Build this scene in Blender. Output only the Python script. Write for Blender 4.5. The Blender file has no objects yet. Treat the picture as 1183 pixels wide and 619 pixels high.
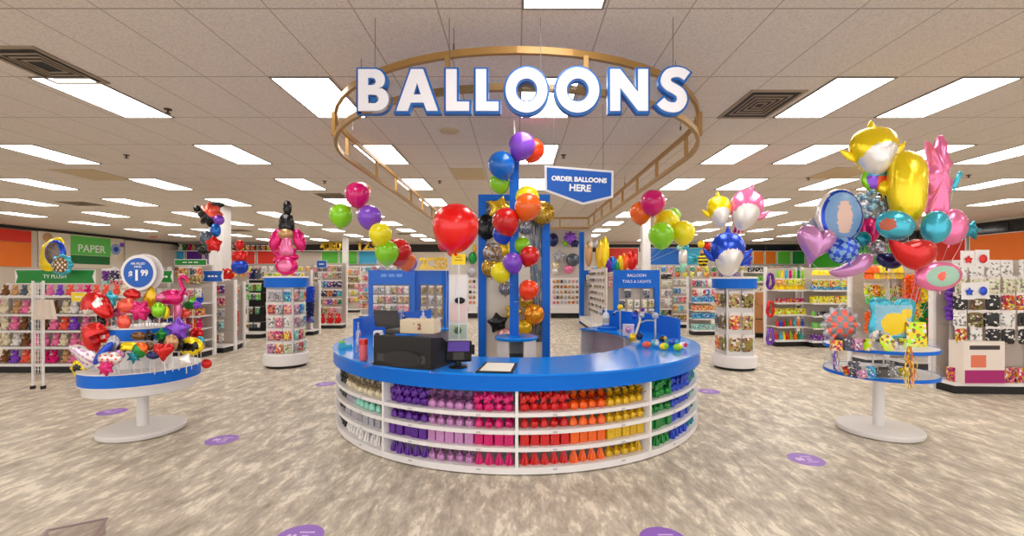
import bpy, math, random
from mathutils import Vector, Matrix, Euler
from mathutils.geometry import tessellate_polygon
PI = math.pi
rnd = random.Random(7)
SC = bpy.context.scene
COL = SC.collection
F, CX, CY, H = 516.0, 597.0, 322.0, 1.7          # focal length in pixels, principal point, eye height
CEIL = 3.89
def P(px, py, Y):
    """point at depth Y seen at pixel (px, py)"""
    return Vector(((px - CX) * Y / F, Y, H - (py - CY) * Y / F))
def X(px, Y): return (px - CX) * Y / F
def Zh(py, Y): return H - (py - CY) * Y / F

# ---------------------------------------------------------------- colours
def lin(c):
    c = c / 255.0
    return c / 12.92 if c <= 0.04045 else ((c + 0.055) / 1.055) ** 2.4
def rgb(r, g, b): return (lin(r), lin(g), lin(b), 1.0)
PAL = dict(
    red=rgb(214, 22, 20), orange=rgb(246, 104, 18), yellow=rgb(250, 220, 14), gold=rgb(228, 184, 24), green=rgb(14, 140, 52),
    lime=rgb(140, 214, 24), blue=rgb(20, 70, 200), royal=rgb(0, 104, 200), purple=rgb(92, 26, 150), violet=rgb(130, 70, 200),
    magenta=rgb(214, 10, 110), pink=rgb(236, 120, 170), lilac=rgb(202, 140, 196), teal=rgb(0, 130, 150), turquoise=rgb(60, 180, 205),
    black=rgb(22, 20, 22), white=rgb(236, 232, 230), silver=rgb(180, 180, 190), cream=rgb(226, 214, 184), grey=rgb(128, 126, 128),
    brown=rgb(120, 78, 44), tan=rgb(196, 150, 104), navy=rgb(24, 34, 92), mint=rgb(150, 220, 200), coral=rgb(240, 90, 70),
    tangerine=rgb(252, 66, 10), bright_red=rgb(248, 10, 8), lemon=rgb(246, 230, 10), bronze=rgb(150, 110, 60), slate=rgb(84, 96, 110))
# ---------------------------------------------------------------- materials
MATS = {}
def new_mat(name):
    m = bpy.data.materials.new(name); m.use_nodes = True
    nt = m.node_tree; b = nt.nodes.get('Principled BSDF')
    return m, nt, b
def mat(name, col=None, rough=0.5, metal=0.0, coat=0.0, noise=0.0, nscale=8.0, objcol=False, emit=0.0, spec=None, bump=None):
    if name in MATS: return MATS[name]
    m, nt, b = new_mat(name)
    if isinstance(col, str): col = PAL[col]
    b.inputs['Roughness'].default_value = rough
    b.inputs['Metallic'].default_value = metal
    b.inputs['Coat Weight'].default_value = coat
    b.inputs['Coat Roughness'].default_value = 0.08
    if spec is not None: b.inputs['Specular IOR Level'].default_value = spec
    src = None
    if objcol:
        oi = nt.nodes.new('ShaderNodeObjectInfo'); src = oi.outputs['Color']
    else:
        b.inputs['Base Color'].default_value = col
    if noise:
        tc = nt.nodes.new('ShaderNodeTexCoord'); no = nt.nodes.new('ShaderNodeTexNoise')
        no.inputs['Scale'].default_value = nscale; no.inputs['Detail'].default_value = 4
        nt.links.new(tc.outputs['Object'], no.inputs['Vector'])
        hs = nt.nodes.new('ShaderNodeHueSaturation')
        mr = nt.nodes.new('ShaderNodeMapRange'); mr.inputs['To Min'].default_value = 1 - noise; mr.inputs['To Max'].default_value = 1 + noise
        nt.links.new(no.outputs['Fac'], mr.inputs['Value']); nt.links.new(mr.outputs['Result'], hs.inputs['Value'])
        if src is None: hs.inputs['Color'].default_value = col
        else: nt.links.new(src, hs.inputs['Color'])
        src = hs.outputs['Color']
    if src is not None: nt.links.new(src, b.inputs['Base Color'])
    if bump:
        tc = nt.nodes.new('ShaderNodeTexCoord'); vn = nt.nodes.new('ShaderNodeTexNoise'); vn.inputs['Scale'].default_value = bump[0]; vn.inputs['Detail'].default_value = 3
        bp = nt.nodes.new('ShaderNodeBump'); bp.inputs['Strength'].default_value = bump[1]; bp.inputs['Distance'].default_value = .01
        nt.links.new(tc.outputs['Object'], vn.inputs['Vector']); nt.links.new(vn.outputs['Fac'], bp.inputs['Height']); nt.links.new(bp.outputs[0], b.inputs['Normal'])
    if emit:
        b.inputs['Emission Color'].default_value = col; b.inputs['Emission Strength'].default_value = emit
    MATS[name] = m
    return m
def print_mat(name, dark=0.5, light=0.22, scale=48.0, rough=0.35):
    """printed packaging: the object's own colour with blotches of artwork"""
    if name in MATS: return MATS[name]
    m, nt, b = new_mat(name)
    oi = nt.nodes.new('ShaderNodeObjectInfo'); tc = nt.nodes.new('ShaderNodeTexCoord')
    ad = nt.nodes.new('ShaderNodeVectorMath'); ad.operation = 'ADD'
    mu = nt.nodes.new('ShaderNodeMath'); mu.operation = 'MULTIPLY'; mu.inputs[1].default_value = 37.0
    nt.links.new(oi.outputs['Random'], mu.inputs[0]); nt.links.new(tc.outputs['Object'], ad.inputs[0]); nt.links.new(mu.outputs[0], ad.inputs[1])
    vo = nt.nodes.new('ShaderNodeTexVoronoi'); vo.inputs['Scale'].default_value = scale
    nt.links.new(ad.outputs[0], vo.inputs['Vector'])
    sep = nt.nodes.new('ShaderNodeSeparateColor'); nt.links.new(vo.outputs['Color'], sep.inputs[0])
    def step(sock, t):
        g = nt.nodes.new('ShaderNodeMath'); g.operation = 'GREATER_THAN'; g.inputs[1].default_value = t
        nt.links.new(sock, g.inputs[0]); return g.outputs[0]
    def mix(fac, a, bb):
        x = nt.nodes.new('ShaderNodeMix'); x.data_type = 'RGBA'
        nt.links.new(fac, x.inputs[0])
        for s, v in ((6, a), (7, bb)):
            if isinstance(v, tuple): x.inputs[s].default_value = v
            else: nt.links.new(v, x.inputs[s])
        return x.outputs[2]
    c = mix(step(sep.outputs[0], 1 - light), oi.outputs['Color'], rgb(235, 228, 222))
    hs = nt.nodes.new('ShaderNodeHueSaturation'); hs.inputs['Hue'].default_value = 0.62
    nt.links.new(oi.outputs['Color'], hs.inputs['Color'])
    c = mix(step(sep.outputs[1], 1 - dark * 0.7), c, hs.outputs['Color'])
    dk = nt.nodes.new('ShaderNodeHueSaturation'); dk.inputs['Value'].default_value = 0.3; dk.inputs['Hue'].default_value = 0.45
    nt.links.new(oi.outputs['Color'], dk.inputs['Color'])
    c = mix(step(sep.outputs[2], 1 - dark * 0.45), c, dk.outputs['Color'])
    nt.links.new(c, b.inputs['Base Color'])
    b.inputs['Roughness'].default_value = rough
    MATS[name] = m
    return m
def foil(colour, metal=0.45, rough=0.22):
    return mat('foil_' + colour, PAL[colour], rough=rough, metal=metal, coat=0.3, bump=(14, .35))
def foil_speckle(name, c1, c2, scale, wave=False):
    if name in MATS: return MATS[name]
    m, nt, b = new_mat(name)
    tc = nt.nodes.new('ShaderNodeTexCoord')
    t = nt.nodes.new('ShaderNodeTexWave' if wave else 'ShaderNodeTexNoise')
    t.inputs['Scale'].default_value = scale
    if wave: t.inputs['Distortion'].default_value = 9.0
    nt.links.new(tc.outputs['Object'], t.inputs['Vector'])
    cr = nt.nodes.new('ShaderNodeValToRGB')
    cr.color_ramp.elements[0].position = 0.46; cr.color_ramp.elements[0].color = PAL[c1]
    cr.color_ramp.elements[1].position = 0.54; cr.color_ramp.elements[1].color = PAL[c2]
    nt.links.new(t.outputs['Fac'], cr.inputs[0]); nt.links.new(cr.outputs[0], b.inputs['Base Color'])
    b.inputs['Metallic'].default_value = 0.5; b.inputs['Roughness'].default_value = 0.25; b.inputs['Coat Weight'].default_value = 0.4
    MATS[name] = m
    return m
def clear_mat(name, tint=(0.95, 0.97, 1, 1), alpha=0.1):
    if name in MATS: return MATS[name]
    m = bpy.data.materials.new(name); m.use_nodes = True; nt = m.node_tree; nt.nodes.clear()
    out = nt.nodes.new('ShaderNodeOutputMaterial'); tr = nt.nodes.new('ShaderNodeBsdfTransparent'); gl = nt.nodes.new('ShaderNodeBsdfGlossy')
    tr.inputs[0].default_value = tint; gl.inputs['Roughness'].default_value = 0.05
    fr = nt.nodes.new('ShaderNodeLayerWeight'); fr.inputs[0].default_value = 0.5
    pw = nt.nodes.new('ShaderNodeMath'); pw.operation = 'POWER'; pw.inputs[1].default_value = 4.0; nt.links.new(fr.outputs['Facing'], pw.inputs[0])
    ad = nt.nodes.new('ShaderNodeMath'); ad.operation = 'MULTIPLY_ADD'; ad.inputs[1].default_value = .3; ad.inputs[2].default_value = alpha; ad.use_clamp = True
    nt.links.new(pw.outputs[0], ad.inputs[0])
    mx = nt.nodes.new('ShaderNodeMixShader'); nt.links.new(ad.outputs[0], mx.inputs[0])
    nt.links.new(tr.outputs[0], mx.inputs[1]); nt.links.new(gl.outputs[0], mx.inputs[2]); nt.links.new(mx.outputs[0], out.inputs[0])
    MATS[name] = m
    return m

WHITE = mat('white_laminate', rgb(236, 232, 232), 0.45)
METAL_W = mat('white_powder_coat', rgb(228, 224, 222), 0.4)
BLUE = mat('blue_gloss_laminate', rgb(0, 132, 240), 0.14, spec=.38)
BLUE_F = mat('blue_fascia_laminate', rgb(0, 108, 216), 0.35, spec=.2)
BLUE_P = mat('blue_painted_board', rgb(0, 104, 214), 0.45, spec=.3)
BLACK = mat('black_matt', rgb(20, 18, 20), 0.6)
BLACKG = mat('black_gloss_plastic', rgb(16, 14, 15), 0.35, spec=.3)
GREY = mat('grey_plastic', rgb(120, 118, 118), 0.5)
STEEL = mat('brushed_steel', rgb(190, 190, 190), 0.3, metal=0.9)
CLEAR = clear_mat('clear_acrylic')
TEXTW = mat('white_lettering', rgb(250, 250, 250), 0.5)
GREENS = mat('green_sign_board', rgb(0, 130, 40), 0.5)
SIGNBL = mat('blue_sign_board', rgb(10, 92, 190), 0.5)
RIBBON = mat('pale_ribbon', rgb(215, 210, 205), 0.5)
OBJ = mat('coloured_plastic', objcol=True, rough=0.35, noise=0.08)
OBJFOIL = mat('coloured_foil', objcol=True, rough=0.24, metal=0.3, coat=0.4, noise=0.4, nscale=70, bump=(90, .8))
OBJPLUSH = mat('coloured_plush', objcol=True, rough=0.95, noise=0.15, nscale=30)
OBJPRINT = print_mat('printed_pack')
OBJPRINT2 = print_mat('printed_card', dark=0.6, light=0.25, scale=34, rough=0.4)

# ---------------------------------------------------------------- mesh builder
class MB:
    def __init__(s): s.v = []; s.f = []; s.m = []
    def add(s, vs, fs, mi=0, M=None):
        o = len(s.v)
        s.v += [tuple(M @ Vector(p)) for p in vs] if M else [tuple(p) for p in vs]
        for k, f in enumerate(fs):
            s.f.append(tuple(i + o for i in f)); s.m.append(mi[k] if isinstance(mi, list) else mi)
        return s
    def box(s, x0, x1, y0, y1, z0, z1, mi=0, M=None, bev=0.0):
        if bev:
            b = min(bev, (x1-x0)*.49, (y1-y0)*.49, (z1-z0)*.49)
            # chamfered box from 24 corner points
            vs = []; idx = {}
            for ix, (xa, sx) in enumerate(((x0, 1), (x1, -1))):
                for iy, (ya, sy) in enumerate(((y0, 1), (y1, -1))):
                    for iz, (za, sz) in enumerate(((z0, 1), (z1, -1))):
                        for ax in range(3):
                            p = [xa + sx*b, ya + sy*b, za + sz*b]; p[ax] = (xa, ya, za)[ax]
                            idx[(ix, iy, iz, ax)] = len(vs); vs.append(tuple(p))
            g = lambda a, bb, c, ax: idx[(a, bb, c, ax)]
            fs = [(g(0,0,0,0), g(0,0,1,0), g(0,1,1,0), g(0,1,0,0)), (g(1,0,0,0), g(1,1,0,0), g(1,1,1,0), g(1,0,1,0)),
                  (g(0,0,0,1), g(1,0,0,1), g(1,0,1,1), g(0,0,1,1)), (g(0,1,0,1), g(0,1,1,1), g(1,1,1,1), g(1,1,0,1)),
                  (g(0,0,0,2), g(0,1,0,2), g(1,1,0,2), g(1,0,0,2)), (g(0,0,1,2), g(1,0,1,2), g(1,1,1,2), g(0,1,1,2))]
            for iy in (0, 1):
                for iz in (0, 1): fs.append((g(0,iy,iz,1), g(1,iy,iz,1), g(1,iy,iz,2), g(0,iy,iz,2)))
            for ix in (0, 1):
                for iz in (0, 1): fs.append((g(ix,0,iz,0), g(ix,1,iz,0), g(ix,1,iz,2), g(ix,0,iz,2)))
            for ix in (0, 1):
                for iy in (0, 1): fs.append((g(ix,iy,0,0), g(ix,iy,1,0), g(ix,iy,1,1), g(ix,iy,0,1)))
            for ix in (0, 1):
                for iy in (0, 1):
                    for iz in (0, 1): fs.append((g(ix,iy,iz,0), g(ix,iy,iz,1), g(ix,iy,iz,2)))
            return s.add(vs, fs, mi, M)
        vs = [(x0,y0,z0),(x1,y0,z0),(x1,y1,z0),(x0,y1,z0),(x0,y0,z1),(x1,y0,z1),(x1,y1,z1),(x0,y1,z1)]
        return s.add(vs, [(0,3,2,1),(4,5,6,7),(0,1,5,4),(1,2,6,5),(2,3,7,6),(3,0,4,7)], mi, M)
    def lathe(s, prof, n=24, mi=0, M=None, sx=1, sy=1, cap=True):
        """prof: (radius, z) from bottom to top"""
        vs = []; fs = []; mm = []
        for r, z in prof:
            for k in range(n):
                a = 2*PI*k/n; vs.append((r*math.cos(a)*sx, r*math.sin(a)*sy, z))
        for j in range(len(prof)-1):
            for k in range(n):
                k2 = (k+1) % n; fs.append((j*n+k, j*n+k2, (j+1)*n+k2, (j+1)*n+k))
                mm.append(mi[j] if isinstance(mi, list) else mi)
        if cap:
            fs.append(tuple(range(n-1, -1, -1))); mm.append(mi[0] if isinstance(mi, list) else mi)
            fs.append(tuple((len(prof)-1)*n + k for k in range(n))); mm.append(mi[-1] if isinstance(mi, list) else mi)
        return s.add(vs, fs, mm, M)
    def sphere(s, c, r, n=16, mi=0, sc=(1,1,1), M=None):
        prof = [(max(1e-4, math.sin(PI*j/(n//2))), -math.cos(PI*j/(n//2))) for j in range(n//2+1)]
        T = Matrix.Translation(Vector(c)) @ Matrix.Diagonal((r*sc[0], r*sc[1], r*sc[2], 1))
        return s.lathe(prof, n, mi, (M @ T) if M else T)
    def tube(s, pts, r, n=6, mi=0, closed=False, M=None):
        pts = [Vector(p) for p in pts]; L = len(pts); vs = []; fs = []
        up = Vector((0, 0, 1)); prev = None
        for i, p in enumerate(pts):
            t = (pts[(i+1) % L] - pts[i-1]) if closed or 0 < i < L-1 else (pts[1]-pts[0] if i == 0 else pts[-1]-pts[-2])
            t.normalize()
            a = t.cross(up) if abs(t.dot(up)) < 0.95 else t.cross(Vector((1, 0, 0)))
            a.normalize()
            if prev is not None and a.dot(prev) < 0: a = -a
            if prev is not None:
                q = prev - t*prev.dot(t)
                if q.length > 1e-4: a = q.normalized()
            prev = a; b = t.cross(a)
            rr = r[i] if isinstance(r, (list, tuple)) else r
            for k in range(n):
                w = 2*PI*k/n; vs.append(p + a*math.cos(w)*rr + b*math.sin(w)*rr)
        for i in range(L if closed else L-1):
            i2 = (i+1) % L
            for k in range(n):
                k2 = (k+1) % n; fs.append((i*n+k, i*n+k2, i2*n+k2, i2*n+k))
        if not closed:
            fs.append(tuple(range(n-1, -1, -1))); fs.append(tuple((L-1)*n+k for k in range(n)))
        return s.add(vs, fs, mi, M)
    def bar(s, a, b, w, mi=0):
        """square bar from a to b"""
        a = Vector(a); b = Vector(b); t = (b-a).normalized()
        u = t.cross(Vector((0,0,1)))
        if u.length < 1e-3: u = Vector((1,0,0))
        u.normalize(); v = t.cross(u)
        vs = [p + u*w/2*i + v*w/2*j for p in (a, b) for i, j in ((-1,-1),(1,-1),(1,1),(-1,1))]
        return s.add(vs, [(3,2,1,0),(4,5,6,7),(0,1,5,4),(1,2,6,5),(2,3,7,6),(3,0,4,7)], mi)
    def arc(s, cx, cy, r0, r1, z0, z1, a0, a1, n, mi=0):
        """ring sector, angle 0 towards the viewer (-Y), positive to the right"""
        vs = []
        for k in range(n+1):
            a = a0 + (a1-a0)*k/n; sn, cs = math.sin(a), math.cos(a)
            for r, z in ((r0,z0),(r1,z0),(r1,z1),(r0,z1)): vs.append((cx+r*sn, cy-r*cs, z))
        fs = []
        for k in range(n):
            o = k*4
            for e in range(4): fs.append((o+e, o+4+e, o+4+(e+1)%4, o+(e+1)%4))
        fs.append((3,2,1,0)); fs.append(tuple(n*4+e for e in range(4)))
        return s.add(vs, fs, mi)
    def prism(s, contours, y0, y1, mi=0, mside=None, M=None):
        """contours in xz (outer first, then holes), solid between y0 (front) and y1"""
        loops = [[Vector((x, z, 0)) for x, z in c] for c in contours]
        tri = tessellate_polygon(loops); flat = [p for l in loops for p in l]; n = len(flat)
        vs = [(p.x, y0, p.y) for p in flat] + [(p.x, y1, p.y) for p in flat]
        fs = []; mm = []
        mside = mi if mside is None else mside
        for t in tri:
            a, b, c = (flat[i] for i in t)
            if (b-a).cross(c-a).z < 0: t = t[::-1]
            fs.append(tuple(t)); mm.append(mi); fs.append(tuple(i+n for i in t[::-1])); mm.append(mside)
        o = 0
        for l in loops:
            k = len(l)
            for i in range(k):
                j = (i+1) % k; fs.append((o+i, o+i+n, o+j+n, o+j)); mm.append(mside)
            o += k
        return s.add(vs, fs, mm, M)
    def pillow(s, out, t, rings=7, mi=0, M=None, wr=0.0, wn=12, fn=None, centre=None):
        """inflated foil shape: out = closed outline (x, z), t = half thickness"""
        n = len(out)
        if centre: cx, cz = centre
        else: cx = sum(p[0] for p in out)/n; cz = sum(p[1] for p in out)/n
        ss = [math.sin(PI/2*k/rings) for k in range(1, rings+1)]
        vs = [(cx, -t, cz), (cx, t, cz)]; fs = []; mm = []
        front = {}; back = {}
        for j, q in enumerate(ss):
            for k, (x, z) in enumerate(out):
                y = t*math.sqrt(max(0, 1-q*q)) if j < rings-1 else 0.0
                y *= 1 + wr*math.cos(2*PI*k*wn/n)*q**4*1.6
                px, pz = cx+(x-cx)*q, cz+(z-cz)*q
                front[j, k] = len(vs); vs.append((px, -y, pz))
                if j < rings-1: back[j, k] = len(vs); vs.append((px, y, pz))
                else: back[j, k] = front[j, k]
        for k in range(n):
            k2 = (k+1) % n
            fs.append((0, front[0,k], front[0,k2])); fs.append((1, back[0,k2], back[0,k]))
            for j in range(rings-1):
                fs.append((front[j,k], front[j+1,k], front[j+1,k2], front[j,k2]))
                fs.append((back[j,k], back[j,k2], back[j+1,k2], back[j+1,k]))
        for f in fs:
            if fn:
                c = [sum(vs[i][a] for i in f)/len(f) for a in range(3)]
                mm.append(fn(c[0], c[1], c[2]))
            else: mm.append(mi)
        return s.add(vs, fs, mm, M)
    def mesh(s, name, mats, smooth=None):
        me = bpy.data.meshes.new(name); me.from_pydata(s.v, [], s.f)
        for m in (mats if isinstance(mats, (list, tuple)) else [mats]): me.materials.append(m)
        me.polygons.foreach_set('material_index', s.m)
        if smooth is not None:
            me.polygons.foreach_set('use_smooth', [True]*len(s.f))
            if smooth < 180: me.set_sharp_from_angle(angle=math.radians(smooth))
        me.update(); return me
    def build(s, name, mats, parent=None, loc=(0,0,0), rot=(0,0,0), smooth=None):
        o = bpy.data.objects.new(name, s.mesh(name, mats, smooth)); COL.objects.link(o)
        o.parent = parent; o.location = loc; o.rotation_euler = rot
        return o

# ---------------------------------------------------------------- things
LABELS = {}
def tag(o, label, cat, group=None, kind=None):
    if not 4 <= len(label.split()) <= 16: print('BADLABEL', label)
    LABELS.setdefault(label, []).append(o.name)
    o['label'] = label; o['category'] = cat
    if group: o['group'] = group
    if kind: o['kind'] = kind
    return o
def thing(name, label, cat, loc=(0,0,0), rz=0.0, group=None):
    o = bpy.data.objects.new(name, None); COL.objects.link(o); o.empty_display_size = 0.1
    o.location = loc; o.rotation_euler = (0, 0, rz)
    return tag(o, label, cat, group)
def struct(name, mb, mats, label=None, smooth=None):
    o = mb.build(name, mats, smooth=smooth); o['kind'] = 'structure'
    if label: o['label'] = label; o['category'] = name.split('_')[0]
    return o
def child(mesh, name, parent, loc=(0,0,0), rot=(0,0,0), color=None, scale=None):
    o = bpy.data.objects.new(name, mesh); COL.objects.link(o); o.parent = parent
    o.location = loc; o.rotation_euler = rot
    if color: o.color = PAL[color]
    if scale: o.scale = scale
    return o
ORD = ('first second third fourth fifth sixth seventh eighth ninth tenth eleventh twelfth thirteenth fourteenth fifteenth sixteenth '
       'seventeenth eighteenth nineteenth twentieth').split()
def ordn(i): return ORD[i] if i < len(ORD) else str(i+1) + 'th'

def text_mesh(name, s, size, m, bold=0.0, ext=0.001, squash=1.0):
    cu = bpy.data.curves.new(name, 'FONT'); cu.body = s; cu.size = size; cu.align_x = 'CENTER'; cu.align_y = 'CENTER'
    cu.offset = bold; cu.extrude = ext; cu.resolution_u = 3
    o = bpy.data.objects.new(name, cu); COL.objects.link(o)
    bpy.context.view_layer.update()
    me = bpy.data.meshes.new_from_object(o.evaluated_get(bpy.context.evaluated_depsgraph_get()))
    bpy.data.objects.remove(o)
    for v in me.vertices: v.co.x *= squash
    me.materials.clear(); me.materials.append(m); me.name = name
    return me
def lettering(s, size, parent, loc, m=None, bold=0.0, rot=(PI/2,0,0), squash=1.0, name='lettering'):
    return child(text_mesh(name, s, size, m or TEXTW, bold, 0.001, squash), name, parent, loc, rot)

# outlines
def ell(a, b, n=32): return [(a*math.cos(2*PI*k/n), b*math.sin(2*PI*k/n)) for k in range(n)]
def starp(R, r, n=5, sub=3, a0=PI/2):
    base = []
    for k in range(2*n):
        q = R if k % 2 == 0 else r; a = a0 + PI*k/n; base.append((q*math.cos(a), q*math.sin(a)))
    out = []
    for k in range(2*n):
        x0, z0 = base[k]; x1, z1 = base[(k+1) % (2*n)]
        for j in range(sub): t = j/sub; out.append((x0+(x1-x0)*t, z0+(z1-z0)*t))
    # round the points slightly
    L = len(out)
    return [((out[k-1][0]+2*out[k][0]+out[(k+1)%L][0])/4, (out[k-1][1]+2*out[k][1]+out[(k+1)%L][1])/4) for k in range(L)]
def heartp(w, h, n=40):
    o = []
    for k in range(n):
        t = 2*PI*k/n
        o.append((w/32*16*math.sin(t)**3*1.0, h/30*(13*math.cos(t)-5*math.cos(2*t)-2*math.cos(3*t)-math.cos(4*t))))
    return o[::-1]
def scallop(R, amp, n, N=96): return [((R+amp*math.cos(n*2*PI*k/N))*math.cos(2*PI*k/N), (R+amp*math.cos(n*2*PI*k/N))*math.sin(2*PI*k/N)) for k in range(N)]
def superell(a, b, e=3.0, n=40):
    o = []
    for k in range(n):
        t = 2*PI*k/n; c, s_ = math.cos(t), math.sin(t)
        o.append((a*math.copysign(abs(c)**(2/e), c), b*math.copysign(abs(s_)**(2/e), s_)))
    return o
def spline(ctrl, n=6, closed=True):
    L = len(ctrl); o = []
    for i in range(L if closed else L-1):
        g = lambda k: ctrl[k % L] if closed else ctrl[min(max(k, 0), L-1)]
        p0, p1, p2, p3 = g(i-1), g(i), g(i+1), g(i+2)
        for j in range(n):
            t = j/n
            o.append(tuple(0.5*((2*b)+(-a+c)*t+(2*a-5*b+4*c-d)*t*t+(-a+3*b-3*c+d)*t**3) for a, b, c, d in zip(p0, p1, p2, p3)))
    if not closed: o.append(tuple(ctrl[-1]))
    return o
def offset_poly(c, d):
    """grow a contour by d (negative shrinks), independent of its direction"""
    n = len(c); A = sum(c[i][0]*c[(i+1)%n][1]-c[(i+1)%n][0]*c[i][1] for i in range(n))
    sg = 1 if A > 0 else -1; o = []
    for i in range(n):
        p, q, r = Vector(c[i-1]), Vector(c[i]), Vector(c[(i+1) % n])
        e1 = (q-p).normalized(); e2 = (r-q).normalized()
        n1 = Vector((e1.y, -e1.x))*sg; n2 = Vector((e2.y, -e2.x))*sg
        m = n1+n2; m = m.normalized() if m.length > 1e-6 else n1
        k = d/max(0.45, m.dot(n1)); o.append((q.x+m.x*k, q.y+m.y*k))
    return o
# ================================================================ room shell
XL, XR, YB, YF = -20.5, 17.5, 27.0, -3.0
def ceiling_mat():
    m, nt, b = new_mat('ceiling_tiles')
    tc = nt.nodes.new('ShaderNodeTexCoord'); sp = nt.nodes.new('ShaderNodeSeparateXYZ'); nt.links.new(tc.outputs['Object'], sp.inputs[0])
    def line(sock, off, step, w):
        a = nt.nodes.new('ShaderNodeMath'); a.operation = 'ADD'; a.inputs[1].default_value = off; nt.links.new(sock, a.inputs[0])
        d = nt.nodes.new('ShaderNodeMath'); d.operation = 'PINGPONG'; d.inputs[1].default_value = step/2; nt.links.new(a.outputs[0], d.inputs[0])
        l = nt.nodes.new('ShaderNodeMath'); l.operation = 'LESS_THAN'; l.inputs[1].default_value = w; nt.links.new(d.outputs[0], l.inputs[0])
        return l.outputs[0]
    lx = line(sp.outputs[0], 4.752, 0.685, 0.007); ly = line(sp.outputs[1], -4.84, 1.22, 0.010)
    mx = nt.nodes.new('ShaderNodeMath'); mx.operation = 'MAXIMUM'; nt.links.new(lx, mx.inputs[0]); nt.links.new(ly, mx.inputs[1])
    no = nt.nodes.new('ShaderNodeTexNoise'); no.inputs['Scale'].default_value = 60; no.inputs['Detail'].default_value = 6
    nt.links.new(tc.outputs['Object'], no.inputs['Vector'])
    cr = nt.nodes.new('ShaderNodeValToRGB'); cr.color_ramp.elements[0].position = 0.35; cr.color_ramp.elements[0].color = rgb(208, 197, 187)
    cr.color_ramp.elements[1].position = 0.6; cr.color_ramp.elements[1].color = rgb(226, 216, 207)
    nt.links.new(no.outputs['Fac'], cr.inputs[0])
    mi = nt.nodes.new('ShaderNodeMix'); mi.data_type = 'RGBA'; nt.links.new(mx.outputs[0], mi.inputs[0]); nt.links.new(cr.outputs[0], mi.inputs[6])
    mi.inputs[7].default_value = rgb(176, 164, 152); nt.links.new(mi.outputs[2], b.inputs['Base Color']); b.inputs['Roughness'].default_value = 0.9
    return m
def floor_mat():
    m, nt, b = new_mat('vinyl_plank_floor')
    tc = nt.nodes.new('ShaderNodeTexCoord')
    def noise(sx, sy, scale, det, dist=0.0):
        mp = nt.nodes.new('ShaderNodeMapping'); mp.inputs['Scale'].default_value = (sx, sy, 1); mp.inputs['Rotation'].default_value = (0, 0, 0.06)
        nt.links.new(tc.outputs['Object'], mp.inputs[0])
        n = nt.nodes.new('ShaderNodeTexNoise'); n.inputs['Scale'].default_value = scale; n.inputs['Detail'].default_value = det
        n.inputs['Distortion'].default_value = dist; n.inputs['Roughness'].default_value = 0.62
        nt.links.new(mp.outputs[0], n.inputs['Vector']); return n.outputs['Fac']
    a = noise(8, 3.2, 1.0, 7, 0.4); c = noise(34, 10.0, 1.0, 5, 0.4); d = noise(0.5, 0.5, 1.0, 3)
    s1 = nt.nodes.new('ShaderNodeMath'); s1.operation = 'MULTIPLY_ADD'; s1.inputs[1].default_value = 0.5
    nt.links.new(c, s1.inputs[0]); nt.links.new(a, s1.inputs[2])
    s2 = nt.nodes.new('ShaderNodeMath'); s2.operation = 'MULTIPLY_ADD'; s2.inputs[1].default_value = 0.25
    nt.links.new(d, s2.inputs[0]); nt.links.new(s1.outputs[0], s2.inputs[2])
    cr = nt.nodes.new('ShaderNodeValToRGB'); e = cr.color_ramp.elements
    e[0].position = 0.60; e[0].color = rgb(150, 137, 121); e[1].position = 1.14; e[1].color = rgb(236, 226, 208)
    x = e.new(0.80); x.color = rgb(184, 172, 155); x = e.new(0.93); x.color = rgb(208, 197, 179)
    sc = nt.nodes.new('ShaderNodeMath'); sc.operation = 'MULTIPLY'; sc.inputs[1].default_value = 1.0
    nt.links.new(s2.outputs[0], sc.inputs[0])
    nt.links.new(sc.outputs[0], cr.inputs[0]); nt.links.new(cr.outputs[0], b.inputs['Base Color'])
    b.inputs['Roughness'].default_value = 0.42; b.inputs['Specular IOR Level'].default_value = 0.35
    return m
struct('floor', MB().box(XL, XR, YF, YB, -0.1, 0), floor_mat())
struct('ceiling', MB().box(XL, XR, YF, YB, CEIL, CEIL+0.1), ceiling_mat())
WALLM = mat('cream_wall_paint', rgb(214, 202, 188), 0.8)
DARKW = mat('dark_wall_paint', rgb(46, 40, 38), 0.8)
struct('wall_left', MB().box(XL-0.15, XL, YF, YB, 0, CEIL), WALLM)
struct('wall_right', MB().box(XR, XR+0.15, YF, YB, 0, CEIL), WALLM)
struct('wall_back', MB().box(XL-0.15, XR+0.15, YB, YB+0.15, 0, CEIL), WALLM)
m = MB(); m.box(XL, XR, YB-0.03, YB, 3.32, 3.78); struct('trim_1', m, DARKW)
m = MB(); m.box(XR-0.03, XR, 6, YB-0.03, 3.32, 3.80); struct('trim_2', m, DARKW)
m = MB(); m.box(XL, XL+0.03, 10, YB-0.03, 3.74, 3.87); struct('trim_3', m, DARKW)
WINM = mat('dark_window_glass', rgb(30, 36, 48), 0.1)
# clerestory panes of the right and back walls
for k in range(8):
    y0 = 12.2 + k*1.82
    f = MB().box(XR-0.06, XR-0.03, y0, y0+1.66, 3.40, 3.72).build('window_%d' % (k+1), WINM); f['kind'] = 'structure'
for k in range(5):
    x0 = 7.3 + k*1.95
    f = MB().box(x0, x0+1.8, YB-0.06, YB-0.03, 3.40, 3.70).build('window_%d' % (k+9), WINM); f['kind'] = 'structure'
# columns
for k, (px, Y, w, py) in enumerate([(249, 13.4, 0.42, 0), (398, 23.5, 0.26, 0), (747, 13.6, 0.25, 0)]):
    x = X(px, Y); c = struct('pillar_%d' % (k+1), MB().box(x-w/2, x+w/2, Y, Y+w, 0, CEIL, bev=0.015), WHITE)

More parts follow.
